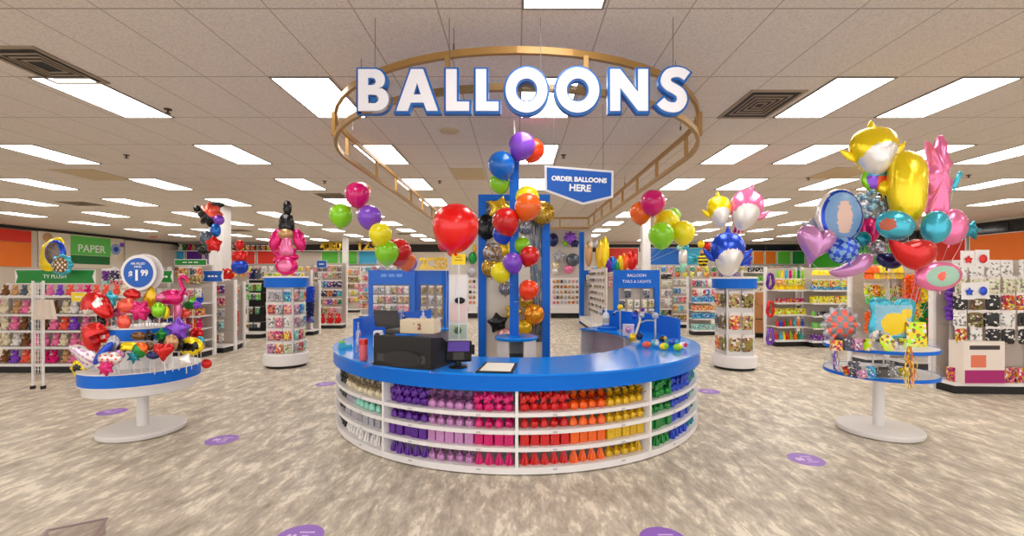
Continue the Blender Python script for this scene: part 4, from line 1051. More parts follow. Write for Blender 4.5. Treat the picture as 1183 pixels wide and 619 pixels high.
foilb(970, 250, BG-.1, ell(27, 32), 9, [foil('white'), foil('blue'), mat('pale_blue_print', rgb(120, 160, 205), .3), mat('peach_print', rgb(225, 190, 175), .35)], 'large oval foil with white rim and pale blue printed field',
      fn=lambda x, y, z: 0 if (x/24.5)**2+(z/29.5)**2 > 1 else (1 if (x/21.5)**2+(z/26.5)**2 > 1 else (3 if (x/9)**2+((z+2)/19)**2 < 1 else 2)), group=G, to=tz, rings=14)
foilb(942, 280, BG-.25, heartp(44, 46), 13, foil('lilac'), 'lilac foil heart at the far left of the right bunch', rot=(0, .25, 0), group=G, to=tz)
foilb(937, 263, BG, starp(14, 7), 4, foil('silver'), 'silver foil star at the far left of the right bunch', rot=(0, .2, 0), group=G)
foilb(975, 289, BG-.3, ell(18, 15), 9, [foil('blue'), mat('pale_blue_print', rgb(120, 160, 205), .3)], 'blue printed oval foil between the two lilac ones', rot=(0, -.4, 0), fn=lambda x, y, z: int(y < 0 and math.sin(x*.6)*math.cos(z*.5) > .1), group=G, to=tz)
foilb(984, 305, BG-.2, spline([(-26,-9),(-14,-3),(0,4),(12,13),(24,10),(23,0),(12,-10),(-4,-15),(-18,-15)], 4), 8, foil('lilac'), 'long lilac foil balloon lowest at the left of the bunch', group=G, to=tz)
foilb(1004, 265, BG+.05, ell(12, 16), 7, foil('magenta'), 'magenta foil balloon between the oval and the turquoise ones', group=G)
foilb(997, 276, BG-.1, ell(9, 9), 5, foil('teal'), 'small teal foil balloon in front of the magenta one', group=G)
foilb(1034, 260, BG-.3, ell(22, 17), 10, [foil('turquoise'), mat('terracotta_print', rgb(190, 90, 60), .35)], 'turquoise round foil with a brown red spot at its left', rot=(0, .15, 0), fn=lambda x, y, z: int(y < 0 and ((x+13)/7.5)**2+((z+2)/7)**2 < 1), group=G, to=tz, rings=10)
foilb(1100, 262, BG-.05, ell(17, 21), 9, foil('pink'), 'pink round foil at the far right of the bunch', rot=(0, .2, 0), group=G, to=tz, wn=20)
foilb(1081, 262, BG-.25, ell(16, 19), 10, foil('turquoise'), 'turquoise round foil left of the pink one', rot=(0, .15, 0), group=G, to=tz, wn=20)
foilb(1054, 293, BG-.35, spline([(-27,16),(-18,12),(-8,14),(6,17),(22,14),(28,2),(22,-10),(4,-19),(-12,-12),(-22,0)], 4), 10, foil('red'), 'red foil heart tilted in the middle of the right bunch', group=G, to=tz)
foilb(1027, 301, BG-.1, ell(15, 9), 6, foil('navy'), 'dark blue oval foil left of the red heart', rot=(0, .3, 0), group=G)
foilb(1014, 287, BG+.1, ell(10, 10), 5, foil_speckle('silver_grit', 'silver', 'grey', 30), 'grey silver foil behind the dark blue oval', group=G)
foilb(1084, 319, BG-.3, ell(27, 17), 8, [foil('pink'), mat('mint_print', rgb(160, 200, 180), .35), foil('coral')], 'pink oval foil with pale green centre hanging lowest at right', rot=(0, -.1, 0),
      fn=lambda x, y, z: 0 if y > 0 or (x/20)**2+(z/11)**2 > 1 else (2 if ((x+3)/5)**2+((z-1)/5)**2 < 1 else 1), group=G, to=tz, rings=10)
foilb(1102, 206, BG+.2, spline([(-4,-10),(2,0),(6,8),(10,6),(6,-2),(2,-12)], 4), 2.5, foil('turquoise'), 'small turquoise foil tip right of the pink ruffled one', group=G)
foilb(1122, 266, BG+.5, starp(13, 6), 4, foil('teal'), 'teal foil star behind the pink round balloon at right', rot=(0, .2, 0), group=G)
# ================================================================ small products
def ellip(b, c, r, sc=(1,1,1), mi=0, n=12): return b.sphere(c, r, n, mi, sc)
pl = MB(); ellip(pl, (0,0,.06), .055, (1,.9,1.05)); ellip(pl, (0,-.01,.145), .042, (1.05,.9,.95)); ellip(pl, (-.032,0,.185), .017, n=8); ellip(pl, (.032,0,.185), .017, n=8)
ellip(pl, (-.04,-.035,.03), .022, n=8); ellip(pl, (.04,-.035,.03), .022, n=8); ellip(pl, (-.05,-.01,.09), .018, (1,1,1.6), n=8); ellip(pl, (.05,-.01,.09), .018, (1,1,1.6), n=8)
ellip(pl, (0,-.046,.138), .015, mi=1, n=8)
PLUSH = pl.mesh('plush', [OBJPLUSH, mat('plush_cream', rgb(225,205,180), .95)], 180)
BOXA = MB().box(-.07,.07,-.05,.05,0,.16,bev=.004).box(-.05,.05,-.0525,-.0495,.03,.12,mi=1).mesh('boxed', [OBJPRINT, OBJPRINT2])
BOTT = MB().lathe([(.03,0),(.036,.01),(.036,.09),(.014,.125),(.014,.15),(.018,.152),(.018,.17)],14).mesh('bottle', [OBJ], 40)
TUB = MB().lathe([(.045,0),(.055,.10),(.058,.105),(.058,.115),(.01,.118)],16).mesh('tub', [OBJPRINT2], 40)
lb = MB(); rr = random.Random(9)
for k in range(34):
    z = -.04 - .40*k/34; x = .05*math.sin(k*1.3); ellip(lb, (x+rr.uniform(-.012,.012), rr.uniform(-.02,.02), z), .034, (1,.8,.8), n=8)
LEI = lb.mesh('lei', [OBJPLUSH], 180)
hb = MB(); hb.lathe([(.085,-.12),(.088,-.115),(.062,-.11),(.058,-.05),(.035,-.015),(.001,-.01)],16)
HAT = hb.mesh('hat', [OBJ], 50)
KIND = dict(plush=(PLUSH, 'plush_toy', 'plush toy', 'toy'), box=(BOXA, 'boxed_favor', 'printed box', 'box'), bottle=(BOTT, 'bubble_bottle', 'plastic bottle', 'bottle'), tub=(TUB, 'candy_tub', 'party tub', 'tub'),
            pack=(PACK, 'hanging_pack', 'hanging pack', 'pack'), spack=(PACKS, 'small_hanging_pack', 'small hanging pack', 'pack'), wpack=(PACKW, 'wide_hanging_pack', 'wide hanging pack', 'pack'),
            lei=(LEI, 'flower_lei', 'flower lei bunch', 'garland'), hat=(HAT, 'party_hat', 'party hat', 'hat'))
LIPM = mat('price_rail', rgb(226,220,216), .5)
PEGW = mat('pegboard_white', rgb(198,186,176), .7)
RN = ['top row', 'second row', 'third row', 'fourth row', 'fifth row', 'lowest row']
def gondola(px0, px1, Y, h, label, short, rows, depth=.45, back=None, rz=0.0, kick=True, name='shelf_unit', ups=True, cat='shelf'):
    """rows: list of (z, mode, kind, palette, count, scale); mode 's' stands on a shelf at z, 'h' hangs from hooks at z"""
    x0, x1 = X(px0, Y), X(px1, Y); w = x1-x0
    t = thing(name, label, cat, ((x0+x1)/2, Y, 0), rz)
    MB().box(-w/2, w/2, depth, depth+.03, 0, h).build('back_panel', back or PEGW, t)
    if ups:
        for s in (-1, 1): MB().box(s*(w/2)-.02, s*(w/2)+.02, 0, depth+.03, .0, h+.02).build('upright', WHITE, t) if depth < .3 else MB().box(s*(w/2)-.02, s*(w/2)+.02, depth-.06, depth+.03, 0, h+.02).build('upright', WHITE, t)
    if kick:
        MB().box(-w/2+.02, w/2-.02, .03, depth, 0, .12).build('kick_base', BLACK, t)
        MB().box(-w/2, w/2, 0, depth, .12, .165).build('base_deck', WHITE, t)
    base = Matrix.Translation(((x0+x1)/2, Y, 0)) @ Matrix.Rotation(rz, 4, 'Z')
    ri = 0
    for z, mode, kind, palette, n, sc in rows:
        me, nm, noun, ct = KIND[kind]
        if mode == 's':
            if z > .2: MB().box(-w/2+.02, w/2-.02, .01, depth, z-.02, z).box(-w/2+.02, w/2-.02, 0, .012, z-.035, z+.005, mi=1).build('shelf', [WHITE, LIPM], t)
            else: z = .165
        else:
            hk = MB()
            for i in range(n): x = -w/2 + w*(i+.5)/n; hk.box(x-.003, x+.003, .04, depth, z-.004, z+.002)
            hk.build('peg_hooks', STEEL, t)
        for i in range(n):
            x = -w/2+.03 + (w-.06)*(i+.5)/n + rnd.uniform(-.008, .008); c = rnd.choice(PALP[palette]) if isinstance(palette, str) and palette in PALP else palette
            y = .02 + .09 + rnd.uniform(-.02, .03) if mode == 's' else .05 + rnd.uniform(0, .03)
            put(me, nm, c, '%s %s, %s from left in %s of %s' % (c, noun, ordn(i), RN[min(ri, 5)] if ri < 6 else 'seventh row', short), ct, '%s goods on %s' % (ct, short), base, (x, y, z), (0, 0, rnd.uniform(-.2, .2)), sc*(1.28 if mode == 'h' else 1.2))
        ri += 1
    return t
def hang_sign(px0, px1, py0, py1, Y, m_, text, label, notch=True, sz=None, bold=0.0):
    t = thing('shelf_sign', label, 'sign', (X((px0+px1)/2, Y), Y, Zh(py1, Y))); w = (px1-px0)*Y/F/2; h = (py1-py0)*Y/F
    o = [(-w, 0), (w, 0), (w-.04, h/2) if notch else (w, h/2), (w, h), (-w, h), (-w+.04, h/2) if notch else (-w, h/2)]
    MB().prism([[(-w-.012, -.012), (w+.012, -.012), (w+.012, h+.012), (-w-.012, h+.012)]], .004, .016).build('white_backing', WHITE, t)
    MB().prism([o], 0, .006).build('board', m_, t)
    if text: 
        lines = text.split('\n')
        for k, s_ in enumerate(lines): lettering(s_, sz or h*.5/len(lines)*1.1, t, (0, -.003, h*(1-(k+.5)/len(lines))), bold=bold)
    else:      # lettering too small to read: short word-like dashes
        m = MB()
        for k in range(3): m.box(-w*.5+k*w*.36, -w*.5+k*w*.36+w*.26, -.002, 0, h*.42, h*.58)
        m.build('lettering', TEXTW, t)
    return t
PALP['edge'] = ['black', 'red', 'black', 'white', 'grey', 'brown']
# ---- left side
PALP['plushy'] = ['cream','pink','brown','coral','magenta','tan','slate','violet']; PALP['plushb'] = ['cream','tan','brown','pink','white','cream']
gondola(-20, 146, 8.05, 1.59, 'white shelves of plush toys beneath the TY PLUSH sign', 'the plush shelves', [(1.39,'s','plush','plushy',15,.85),(1.06,'s','plush','plushb',14,1.05),(.764,'s','plush','plushy',14,1.05),(.468,'s','plush','plushb',14,1.0),(.1,'s','plush','plushy',14,1.0)])
hang_sign(18, 109, 312, 327, 7.98, GREENS, 'TY PLUSH', 'green sign reading TY PLUSH on the left shelves', sz=.095)
hang_sign(83, 98, 338, 348, 7.9, mat('yellow_tag', 'yellow', .5), '', 'small yellow tag sign on the plush shelves', notch=False)
Yp = 8.0
foilb(62, 292, Yp, spline([(-14,-20),(-14,4),(-6,14),(8,18),(12,8),(2,2),(4,-20)], 4), 4, foil('yellow'), 'big yellow foil shape standing on the plush shelf top at far left', neck=False, group='foils on the plush shelves')
foilb(64, 292, Yp-.12, ell(12, 15), 4, [foil('blue'), foil('slate'), foil('brown')], 'blue rimmed oval foil with dark print above TY PLUSH sign', fn=lambda x, y, z: 0 if y > 0 or x*x/81+z*z/130 > 1 else 1+int(math.sin(x)*math.cos(z*.8) > 0), neck=False, group='foils on the plush shelves', rings=10)
foilb(72, 306, Yp-.2, scallop(12, 1, 8), 4, [foil('turquoise'), foil('brown'), foil('cream')], 'turquoise rimmed round foil with dark print, lower of the two', fn=lambda x, y, z: 0 if y > 0 or x*x+z*z > 80 else 1+int(math.sin(x*1.2)*math.cos(z) > .2), neck=False, group='foils on the plush shelves', rings=10)
gondola(150, 232, 9.6, 1.60, 'white shelves of small bright toys behind the left table', 'the shelves behind the left table', [(1.50,'h','pack','mixed',9,.8),(1.17,'s','plush','party',10,.9),(.90,'s','box','mixed',11,.8),(.62,'s','plush','mixed',10,.9),(.36,'s','tub','party',10,.9),(.1,'s','box','party',10,.8)])
hang_sign(178, 199, 313, 326, 9.5, GREENS, '', 'green notched shelf sign right of the price sign')
gondola(112, 178, 9.62, 1.95, 'white end panel hung with round plates behind the price sign', 'the plate panel', [(1.92,'h','wpack','blues',6,.9),(1.70,'h','wpack','light',6,.9)], kick=False, name='pegboard_panel')
gondola(203, 232, 9.9, 2.02, 'pegboard panel of brown and dark items under a green strip', 'the dark item panel', [(1.98,'h','pack','warm',4,.9),(1.82,'h','pack','warm',4,.9)], kick=False, name='pegboard_panel')
hang_sign(202, 238, 300, 306, 9.9, GREENS, '', 'narrow green strip sign over the dark item panel', notch=False)
gondola(233, 258, 10.2, 1.66, 'white end rack of coloured packs under a blue sign', 'the blue sign end rack', [(1.58,'h','pack','mixed',4,.85),(1.30,'h','pack','sea',4,.85),(1.02,'h','pack','light',4,.85),(.76,'h','pack','sea',4,.85),(.46,'h','pack','mixed',4,.85)])
gondola(259, 274, 10.7, 1.62, 'narrow rack of bright wrapping things beside the blue sign rack', 'the narrow wrap rack', [(1.55,'h','pack','party',3,.8),(1.25,'h','pack','party',3,.8),(.95,'h','lei','leis',3,.7),(.50,'h','pack','party',3,.8)], rz=.25)
hang_sign(234.5, 257, 313, 325, 10.1, SIGNBL, '', 'blue notched sign on top of the white end rack')
DARKB = mat('black_backboard', rgb(20,18,18), .8)
gondola(276, 301, 12.7, 1.66, 'rack with black backing and lime packs, left of the left spinner', 'the black backed rack', [(1.58,'h','pack','dark',5,.9),(1.3,'h','pack','dark',4,.8),(.9,'h','pack','dark',3,.8),(.45,'h','spack','pale',5,.9)], back=DARKB)
gondola(303, 352, 13.2, 1.95, 'white rack of mixed packs behind the left spinner', 'the rack behind the left spinner', [(1.9,'h','pack','party',9,.9),(1.68,'h','pack','pale',9,.8),(1.4,'h','pack','blues',9,.9),(1.1,'h','pack','blues',9,.9),(.8,'h','pack','mixed',9,.9),(.5,'h','pack','light',9,.9)])
gondola(353, 362, 13.4, 1.6, 'narrow rack of dark blue garlands right of the left spinner', 'the blue garland rack', [(1.5,'h','lei','blue',2,.9),(1.05,'h','lei','navy',2,.9),(.6,'h','pack','blues',2,.9)])
gondola(365, 395, 15.2, 2.25, 'tall white rack of blue and grey packs right of the left spinner', 'the tall blue pack rack', [(2.18,'h','pack','pale',5,.9),(1.95,'h','pack','pale',5,.9),(1.66,'h','pack','blues',5,1),(1.35,'h','pack','blues',5,1),(1.05,'h','pack','mixed',5,.9),(.75,'h','pack','pale',5,.9),(.2,'s','plush','red',3,1.5)])
hang_sign(366, 377, 301, 309, 15.1, SIGNBL, '', 'tiny blue sign on the tall blue pack rack', notch=False)
gondola(397, 413, 22.5, 2.3, 'far white rack of beige packs beside the white pillar', 'the far beige rack', [(2.2,'h','wpack','neutral',4,1),(1.85,'h','wpack','neutral',4,1),(1.5,'h','wpack','neutral',4,1),(1.15,'h','wpack','neutral',4,1),(.8,'h','wpack','neutral',4,1)])
gondola(414, 424, 19.0, 2.0, 'far narrow shelf of pink bows left of the blue kiosk', 'the pink bow shelf', [(1.9,'h','pack','light',3,1.1),(1.55,'h','pack','light',3,1),(1.15,'s','plush','light',3,1),(.8,'s','box','neutral',3,1),(.45,'s','box','neutral',3,1)])
# far wall racks under the colour boards
gondola(190, 360, 26.3, 2.5, 'long white wall rack under the purple and red boards', 'the left far wall rack', [(2.45,'h','wpack','mixed',20,1.2),(2.15,'h','wpack','mixed',20,1.2)], kick=True)
gondola(362, 440, 26.3, 2.5, 'white wall rack under the green and cyan boards', 'the middle far wall rack', [(2.45,'h','wpack','mixed',18,1.2),(2.15,'h','wpack','pale',18,1.2),(1.75,'h','wpack','neutral',18,1.2)], kick=True)
gondola(762, 930, 26.3, 2.5, 'long white wall rack under the orange and green boards', 'the right far wall rack', [(2.45,'h','wpack','mixed',20,1.2),(2.15,'h','wpack','mixed',20,1.2)], kick=True)
gondola(680, 744, 26.3, 2.5, 'white wall rack below the red board', 'the red board rack', [(2.45,'h','wpack','light',12,1.2),(2.1,'h','wpack','light',12,1.2)], kick=True)
# header colour boards on the walls
HB = [(191,213,'turquoise','cyan'),(215,234,'purple','purple'),(236,252,'purple','second purple'),(259,266,'purple','narrow purple'),(267,295,'red','red'),(297,322,'red','second red'),(324,336,'orange','small orange'),(371,391,'lime','lime'),(392,413,'lime','second lime'),(414,436,'turquoise','pale cyan'),
      (700,738,'red','wide red'),(743,791,'royal','wide blue'),(793,812,'turquoise','turquoise'),(861,869,'magenta','dark pink'),(870,883,'orange','orange'),(884,897,'orange','second orange'),(898,914,'lime','bright green'),(915,930,'green','green')]
for px0, px1, c, w in HB:
    Y = YB-.08; x0, x1 = X(px0, Y), X(px1, Y)
    z0, z1 = (2.60, 3.36) if px0 < 690 or px0 > 800 else (2.55, 3.55)
    col = {'lime': rgb(96, 200, 60), 'turquoise': rgb(60, 180, 226), 'red': rgb(226, 44, 20), 'orange': rgb(240, 128, 20)}.get(c, PAL[c])
    t = thing('header_board', '%s header board high on the back wall, %s' % (w, 'left half' if px0 < 500 else 'right half'), 'board', ((x0+x1)/2, Y, z0), 0, 'coloured header boards on the walls')
    MB().box(-(x1-x0)/2, (x1-x0)/2, .005, .05, -.03, z1-z0+.03).build('frame', WHITE, t)
    MB().box(-(x1-x0)/2+.04, (x1-x0)/2-.04, 0, .01, 0, z1-z0).build('colour_panel', mat('header_'+c, col, .5), t)
for y0, y1, c, w in [(10.5,13.3,'orange','nearest orange'),(13.5,17.2,'orange','orange'),(17.3,20.6,'red','red'),(20.7,23.6,'lime','green'),(23.7,26.6,'lime','far green')]:
    col = {'lime': rgb(70, 190, 50), 'red': rgb(226, 44, 20), 'orange': rgb(244, 120, 20)}[c]
    t = thing('header_board', '%s header board high on the right wall' % w, 'board', (XR-.08, (y0+y1)/2, 2.35), 0, 'coloured header boards on the walls')
    MB().box(-.01, .05, -(y1-y0)/2, (y1-y0)/2, -.03, 1.0).build('frame', WHITE, t)
    MB().box(-.02, -.008, -(y1-y0)/2+.05, (y1-y0)/2-.05, 0, .97).build('colour_panel', mat('headerr_'+c, col, .5), t)
# paper department board on the left wall
XB = XL+.03
t = thing('paper_board', 'cream wall board with green panel reading PAPER, far left', 'board', (XB, 21.2, 2.2))
MB().box(0, .04, -2.1, 2.0, 0, 1.55).build('cream_board', mat('cream_board', rgb(232,222,206), .5), t)
MB().box(.04, .06, -.75, 1.25, .62, 1.5).build('green_panel', mat('lime_panel', rgb(100,205,90), .5), t)
MB().box(.04, .065, -.75, 1.2, .2, .6).build('dark_green_strip', mat('dark_green_panel', rgb(10,110,50), .5), t)
lettering('PAPER', .50, t, (.07, .25, .92), rot=(PI/2, 0, PI/2), bold=.004)
DISC = mat('plate_blue', rgb(150,170,215), .4)
for y, z, r, m_ in ((1.55,1.0,.28,DISC),(1.9,1.25,.12,mat('plate_violet', 'violet', .4)),(1.85,.6,.22,mat('plate_cream','cream',.4)),(-1.1,1.25,.14,mat('plate_cream','cream',.4)),(-1.75,1.3,.2,mat('plate_tan','tan',.4)),(1.55,1.0,.13,mat('plate_deep', 'blue', .4))):
    MB().lathe([(0,0),(r,0),(r,.015 if r > .13 else .03),(0,.015 if r > .13 else .03)], 24, M=Matrix.Rotation(PI/2, 4, 'Y')).build('printed_disc', m_, t, (.041, y, z))
t = thing('white_wall_board', 'plain white wall board right of the PAPER board', 'board', (XB, 24.4, 2.2))
MB().box(0, .04, -1.1, 1.3, 0, 1.5).build('board', mat('offwhite_board', rgb(225,216,202), .5), t)
for y0, y1, c, w in [(15.5,18.9,'orange','orange')]:
    t = thing('header_board', 'orange header board at the far left edge', 'board', (XB, 17.1, 2.2), 0, 'coloured header boards on the walls')
    MB().box(0, .04, -1.7, 1.7, 0, 1.0).build('colour_panel', mat('headerr_orange', rgb(244,120,20), .5), t)
    MB().box(0, .04, -1.7, 1.7, 1.02, 1.5).build('red_panel', mat('headerr_red', rgb(226,44,20), .5), t)
# exit sign
t = thing('exit_sign', 'small red lit exit sign hanging under the ceiling at far left', 'sign', (X(177, 23), 23, Zh(274, 23)))
MB().box(-.2,.2,0,.06,0,.28,bev=.01).build('housing', mat('exit_housing', rgb(230,90,70), .5), t)
lettering('EXIT', .2, t, (0, -.003, .14), mat('exit_glow', rgb(255,60,40), .5, emit=2.0), bold=.006)
MB().box(-.01,.01,.02,.04,.28,CEIL-Zh(274,23)).build('stem', WHITE, t)
# gold number balloons above the boards
for s_, px, sz, w in [('4',374,.75,'first gold 4'),('0',379,.75,'gold 0 after the 4'),('6',385,.75,'gold 6 of the first number row'),('0',391,.75,'last gold 0 of the first number row'),('1',416,.95,'gold 1 in the far number row'),('2',424,.95,'gold 2 in the far number row'),('3',432,.95,'gold 3 in the far number row')]:
    Y = YB-.25; me = text_mesh('digit', s_, sz, foil('gold'), .03, .05)
    o = child(me, 'number_balloon', None, (X(px, Y), Y, 3.375+sz*.36), (PI/2, 0, 0)); tag(o, '%s foil number balloon high on the back wall' % w, 'balloon', 'gold number balloons')
for s_, px in [('C',497),('S',506),('3',513),('2',489)]:
    Y = 9.25; me = text_mesh('digit', s_, .32, foil('gold'), .012, .03)
    o = child(me, 'letter_balloon', None, (X(px, Y), Y, 1.88+.125), (PI/2, 0, 0)); tag(o, 'gold foil %s balloon standing on the left blue kiosk' % s_, 'balloon', 'gold foil letters on the kiosk')
# red and brown goods standing above the boards
m = MB(); m.box(XL+.02, X(440, 26.7), 26.35, 27, 3.35, 3.375); struct('trim_4', m, WHITE)
k = 0
for px in range(262, 345, 6):
    Y = YB-.35; c = ['red','brown','red','gold','coral'][k % 5]
    put(PACKW, 'wide_hanging_pack', c, '%s wide pack, %s from the left above the red header boards' % (c, ordn(k)), 'pack', 'packs above the red header boards', Matrix.Identity(4), (X(px, Y), Y, 3.72), sc=1.4); k += 1
for k, px in enumerate([209, 214, 219, 224, 229, 234]):
    Y = YB-.35; c = ['white','green','magenta','tan','slate','green'][k]
    put(PLUSH, 'plush_toy', c, '%s plush toy, %s from the left above the cyan and purple boards' % (c, ordn(k)), 'toy', 'toys above the purple boards', Matrix.Identity(4), (X(px, Y), Y, 3.376), sc=2.0)
# foil bunch by the left pillar and stack on the end rack
G = 'foil balloons by the left pillar'; YC = 10.8; tz = (X(246, YC), YC, 1.62); TIES[G] = tz
foilb(243, 248, YC, scallop(13, 1.5, 8), 6, [foil('black'), foil('coral'), foil('purple')], 'dark round foil with red print, upper left of the pillar bunch', fn=lambda x, y, z: 0 if x+z < 0 else (1 if z > -3 else 2), group=G, to=tz)
foilb(227.5, 241, YC, ell(4, 4), 3, foil('black'), 'small black foil knob at the far left of the pillar bunch', group=G)
foilb(251, 237, YC, spline([(-8,2),(0,4),(9,1),(2,-3)], 4), 2, foil('black'), 'flat black foil fin on top of the pillar bunch', group=G)
foilb(253, 254, YC-.1, ell(6, 6), 4, foil('violet'), 'small violet foil at the right of the pillar bunch', group=G)
foilb(249, 266, YC-.1, ell(6, 8), 4, foil('royal'), 'blue foil balloon in the middle of the pillar bunch', group=G)
foilb(238, 275, YC, ell(7, 9), 4, foil('slate'), 'dark mauve foil balloon low in the pillar bunch', group=G)
foilb(247, 282, YC-.15, starp(11, 7), 4, foil('red'), 'red foil star low in the pillar bunch', group=G)
foilb(236, 289, YC+.05, ell(8, 5), 3, foil('black'), 'black foil balloon lowest in the pillar bunch', group=G)
YM = 12.4; G = 'red and blue balloon stack'; TIES[G] = (X(277, YM), YM, 1.7)
foilb(277, 283, YM, ell(5.5, 5.5), 3, foil('red'), 'small red round foil at the top of the red and blue stack', group=G)
foilb(277, 297, YM, superell(9, 8), 5, foil('red'), 'square red foil in the middle of the stack', group=G)
foilb(277, 308, YM-.05, ell(10, 8.5), 4, foil('blue'), 'blue oval foil below the square red one', group=G, to=(X(277, YM), YM, 1.7))
for k, px in enumerate([260, 266, 293, 298]):
    put(PLUSH, 'plush_toy', ['red','red','navy','slate'][k], '%s plush toy, %s from the left on top of the racks by the pillar' % (['red','red','navy','slate'][k], ordn(k)), 'toy', 'toys on top of the racks by the pillar', Matrix.Identity(4), (X(px, 12.85), 12.85, 1.68), sc=1.6)
# ---- left kiosk
def frame_unit(px0, px1, Y, ztop, zhead, label, short, fw=.10, text=None, rows=(), rz=0.0, name='kiosk_frame', depth=.35, w=None, x=None):
    x0, x1 = (X(px0, Y), X(px1, Y)); w = w or x1-x0; cx = x if x is not None else (x0+x1)/2
    t = thing(name, label, 'kiosk', (cx, Y, 0), rz)
    m = MB(); m.box(-w/2, -w/2+fw, 0, .08, 0, ztop); m.box(w/2-fw, w/2, 0, .08, 0, ztop); m.box(-w/2+fw, w/2-fw, 0, .08, zhead, ztop); m.box(-w/2+fw, w/2-fw, 0, .08, 0, .25)
    m.build('blue_frame', BLUE_P, t)
    MB().box(-w/2+fw, w/2-fw, .07, .09, .25, zhead).build('pegboard', PEGW, t)
    if text:
        for k, (s_, sz) in enumerate(text): lettering(s_, sz, t, (0, -.002, ztop - (ztop-zhead)*(.30+.34*k)))
    base = Matrix.Translation((cx, Y, 0)) @ Matrix.Rotation(rz, 4, 'Z')
    for ri, (z, kind, pal_, n, sc) in enumerate(rows):
        me, nm, noun, ct = KIND[kind]
        hk = MB()
        for i in range(n): xx = -w/2+fw+(w-2*fw)*(i+.5)/n; hk.box(xx-.003, xx+.003, -.05, .07, z-.004, z+.002)
        hk.build('peg_hooks', STEEL, t)
        for i in range(n):
            c = rnd.choice(PALP[pal_]) if pal_ in PALP else pal_
            put(me, nm, c, '%s %s, %s from left in %s of %s' % (c, noun, ordn(i), RN[min(ri,5)], short), ct, 'packs on ' + short, base, (-w/2+fw+(w-2*fw)*(i+.5)/n, -.02 - .02*(i % 2), z), (0, 0, rnd.uniform(-.1, .1)), sc)
    return t
t = frame_unit(425.5, 479, 9.2, 1.88, 1.58, 'blue framed kiosk rack of white packs behind the register', 'the left kiosk', rows=[(1.56,'pack','pale',6,.85),(1.37,'pack','pale',6,.85),(1.18,'pack','pale',6,.85),(.95,'pack','pale',6,.85)])
m = MB()
for k in range(3): m.box(-.22+k*.16, -.10+k*.16, -.003, 0, 1.74, 1.80)
m.build('lettering', mat('pale_blue_letter', rgb(110,160,235), .5), t)
t = frame_unit(479.5, 518, 9.35, 1.87, 1.58, 'second blue framed kiosk rack with mixed packs', 'the second left kiosk', rows=[(1.56,'pack','warm',3,.85),(1.35,'pack','pale',3,.85),(1.12,'pack','warm',3,.85),(.9,'pack','mixed',3,.85)])
for k, px in enumerate([430, 437, 444, 452, 460, 468]):
    o = foilb(px, 309, 9.3, starp(3.4, 1.7), 1.6, foil('white' if k % 2 else 'silver'), '%s foil star, %s from the left along the left kiosk top' % ('white' if k % 2 else 'silver', ordn(k)), group='small stars on the left kiosk', neck=False)
# right kiosk
t = frame_unit(709, 762, 9.2, 1.88, 1.51, 'blue framed kiosk rack reading BALLOON TAILS & LIGHTS', 'the right kiosk', text=[('BALLOON', .085), ('TAILS & LIGHTS', .085)],
               rows=[(1.49,'wpack','slate',2,.8),(1.28,'pack','pale',5,.85),(1.08,'pack','pale',5,.85),(.88,'pack','pale',5,.85)])
# side wall of the balloon area, facing its middle
t = thing('side_display_wall', 'white angled side wall of small balloon packs beside the blue post', 'wall panel', (2.72, 13.9, 0))
MB().box(.06, .10, 0, 3.0, .3, 2.05).build('board', mat('white_slatwall', rgb(222,212,206), .6), t)
MB().box(-.35, .10, 0, 3.0, .12, .3).build('base_deck', WHITE, t)
MB().box(-.30, .10, .02, 2.95, 0, .12).build('kick_base', BLACK, t)
base = Matrix.Translation((2.70, 13.9, 0)) @ Matrix.Rotation(-PI/2, 4, 'Z')
for r in range(7):
    for i in range(16):
        c = rnd.choice(['black','silver','bronze','navy','white','brown'])
        put(PACKS, 'small_hanging_pack', c, '%s small balloon pack, %s along, %s of the angled side wall' % (c, ordn(i), ['top row','second row','third row','fourth row','fifth row','sixth row','lowest row'][r]), 'pack', 'small packs on the side wall',
            base, (-(.1+i*.185) , 0.02, 1.98-r*.22), (0,0,0), 1.15)
t = thing('blue_end_post', 'tall blue end post of the balloon area with a side beam', 'post', (X(672.5, 16.9), 16.9, 0))
MB().box(-.08, .08, 0, .3, 0, 3.47).build('post', BLUE_P, t)
MB().box(.08, .80, .05, .2, 1.70, 2.02).build('beam', BLUE_P, t)
# white rear wall of the balloon area with foil display
YW = 19.6
t = thing('rear_display_wall', 'tall white rear display wall of the balloon area with low white racks', 'wall panel', (X(598, YW), YW, 0))
MB().box(X(516, YW)-X(598, YW), X(684, YW)-X(598, YW), .1, .2, 0, 3.86).build('board', mat('grey_white_slatwall', rgb(206,198,192), .6), t)
for s_, a, b_ in ((0, 516, 552), (1, 636, 671)):
    x0, x1 = X(a, YW)-X(598, YW), X(b_, YW)-X(598, YW)
    MB().box(x0, x1, -.35, .1, .22, .50).build('base_deck', WHITE, t); MB().box(x0+.02, x1-.02, -.3, .1, 0, .22).build('kick_base', BLACK, t)
    MB().box(x0, x1, .06, .1, .5, 1.75).build('white_rack', WHITE, t)
for s_, (a, b_) in enumerate(((516, 552), (636, 671))):
    for r in range(5):
        for i in range(7):
            c = rnd.choice(['black','coral','silver','pink','red','bronze']); px = a+2+(b_-a-4)*(i+.5)/7
            put(PACKS, 'small_hanging_pack', c, '%s small pack, %s from the left, %s of the %s rear rack' % (c, ordn(i), RN[r] if r < 4 else 'lowest row', ['left','right'][s_]), 'pack', 'small packs on the rear racks', Matrix.Identity(4), (X(px, YW), YW+.02, 1.70-r*.23), (0,0,0), 1.4)
G = 'foil balloons on the rear wall'
YQ = YW-.05
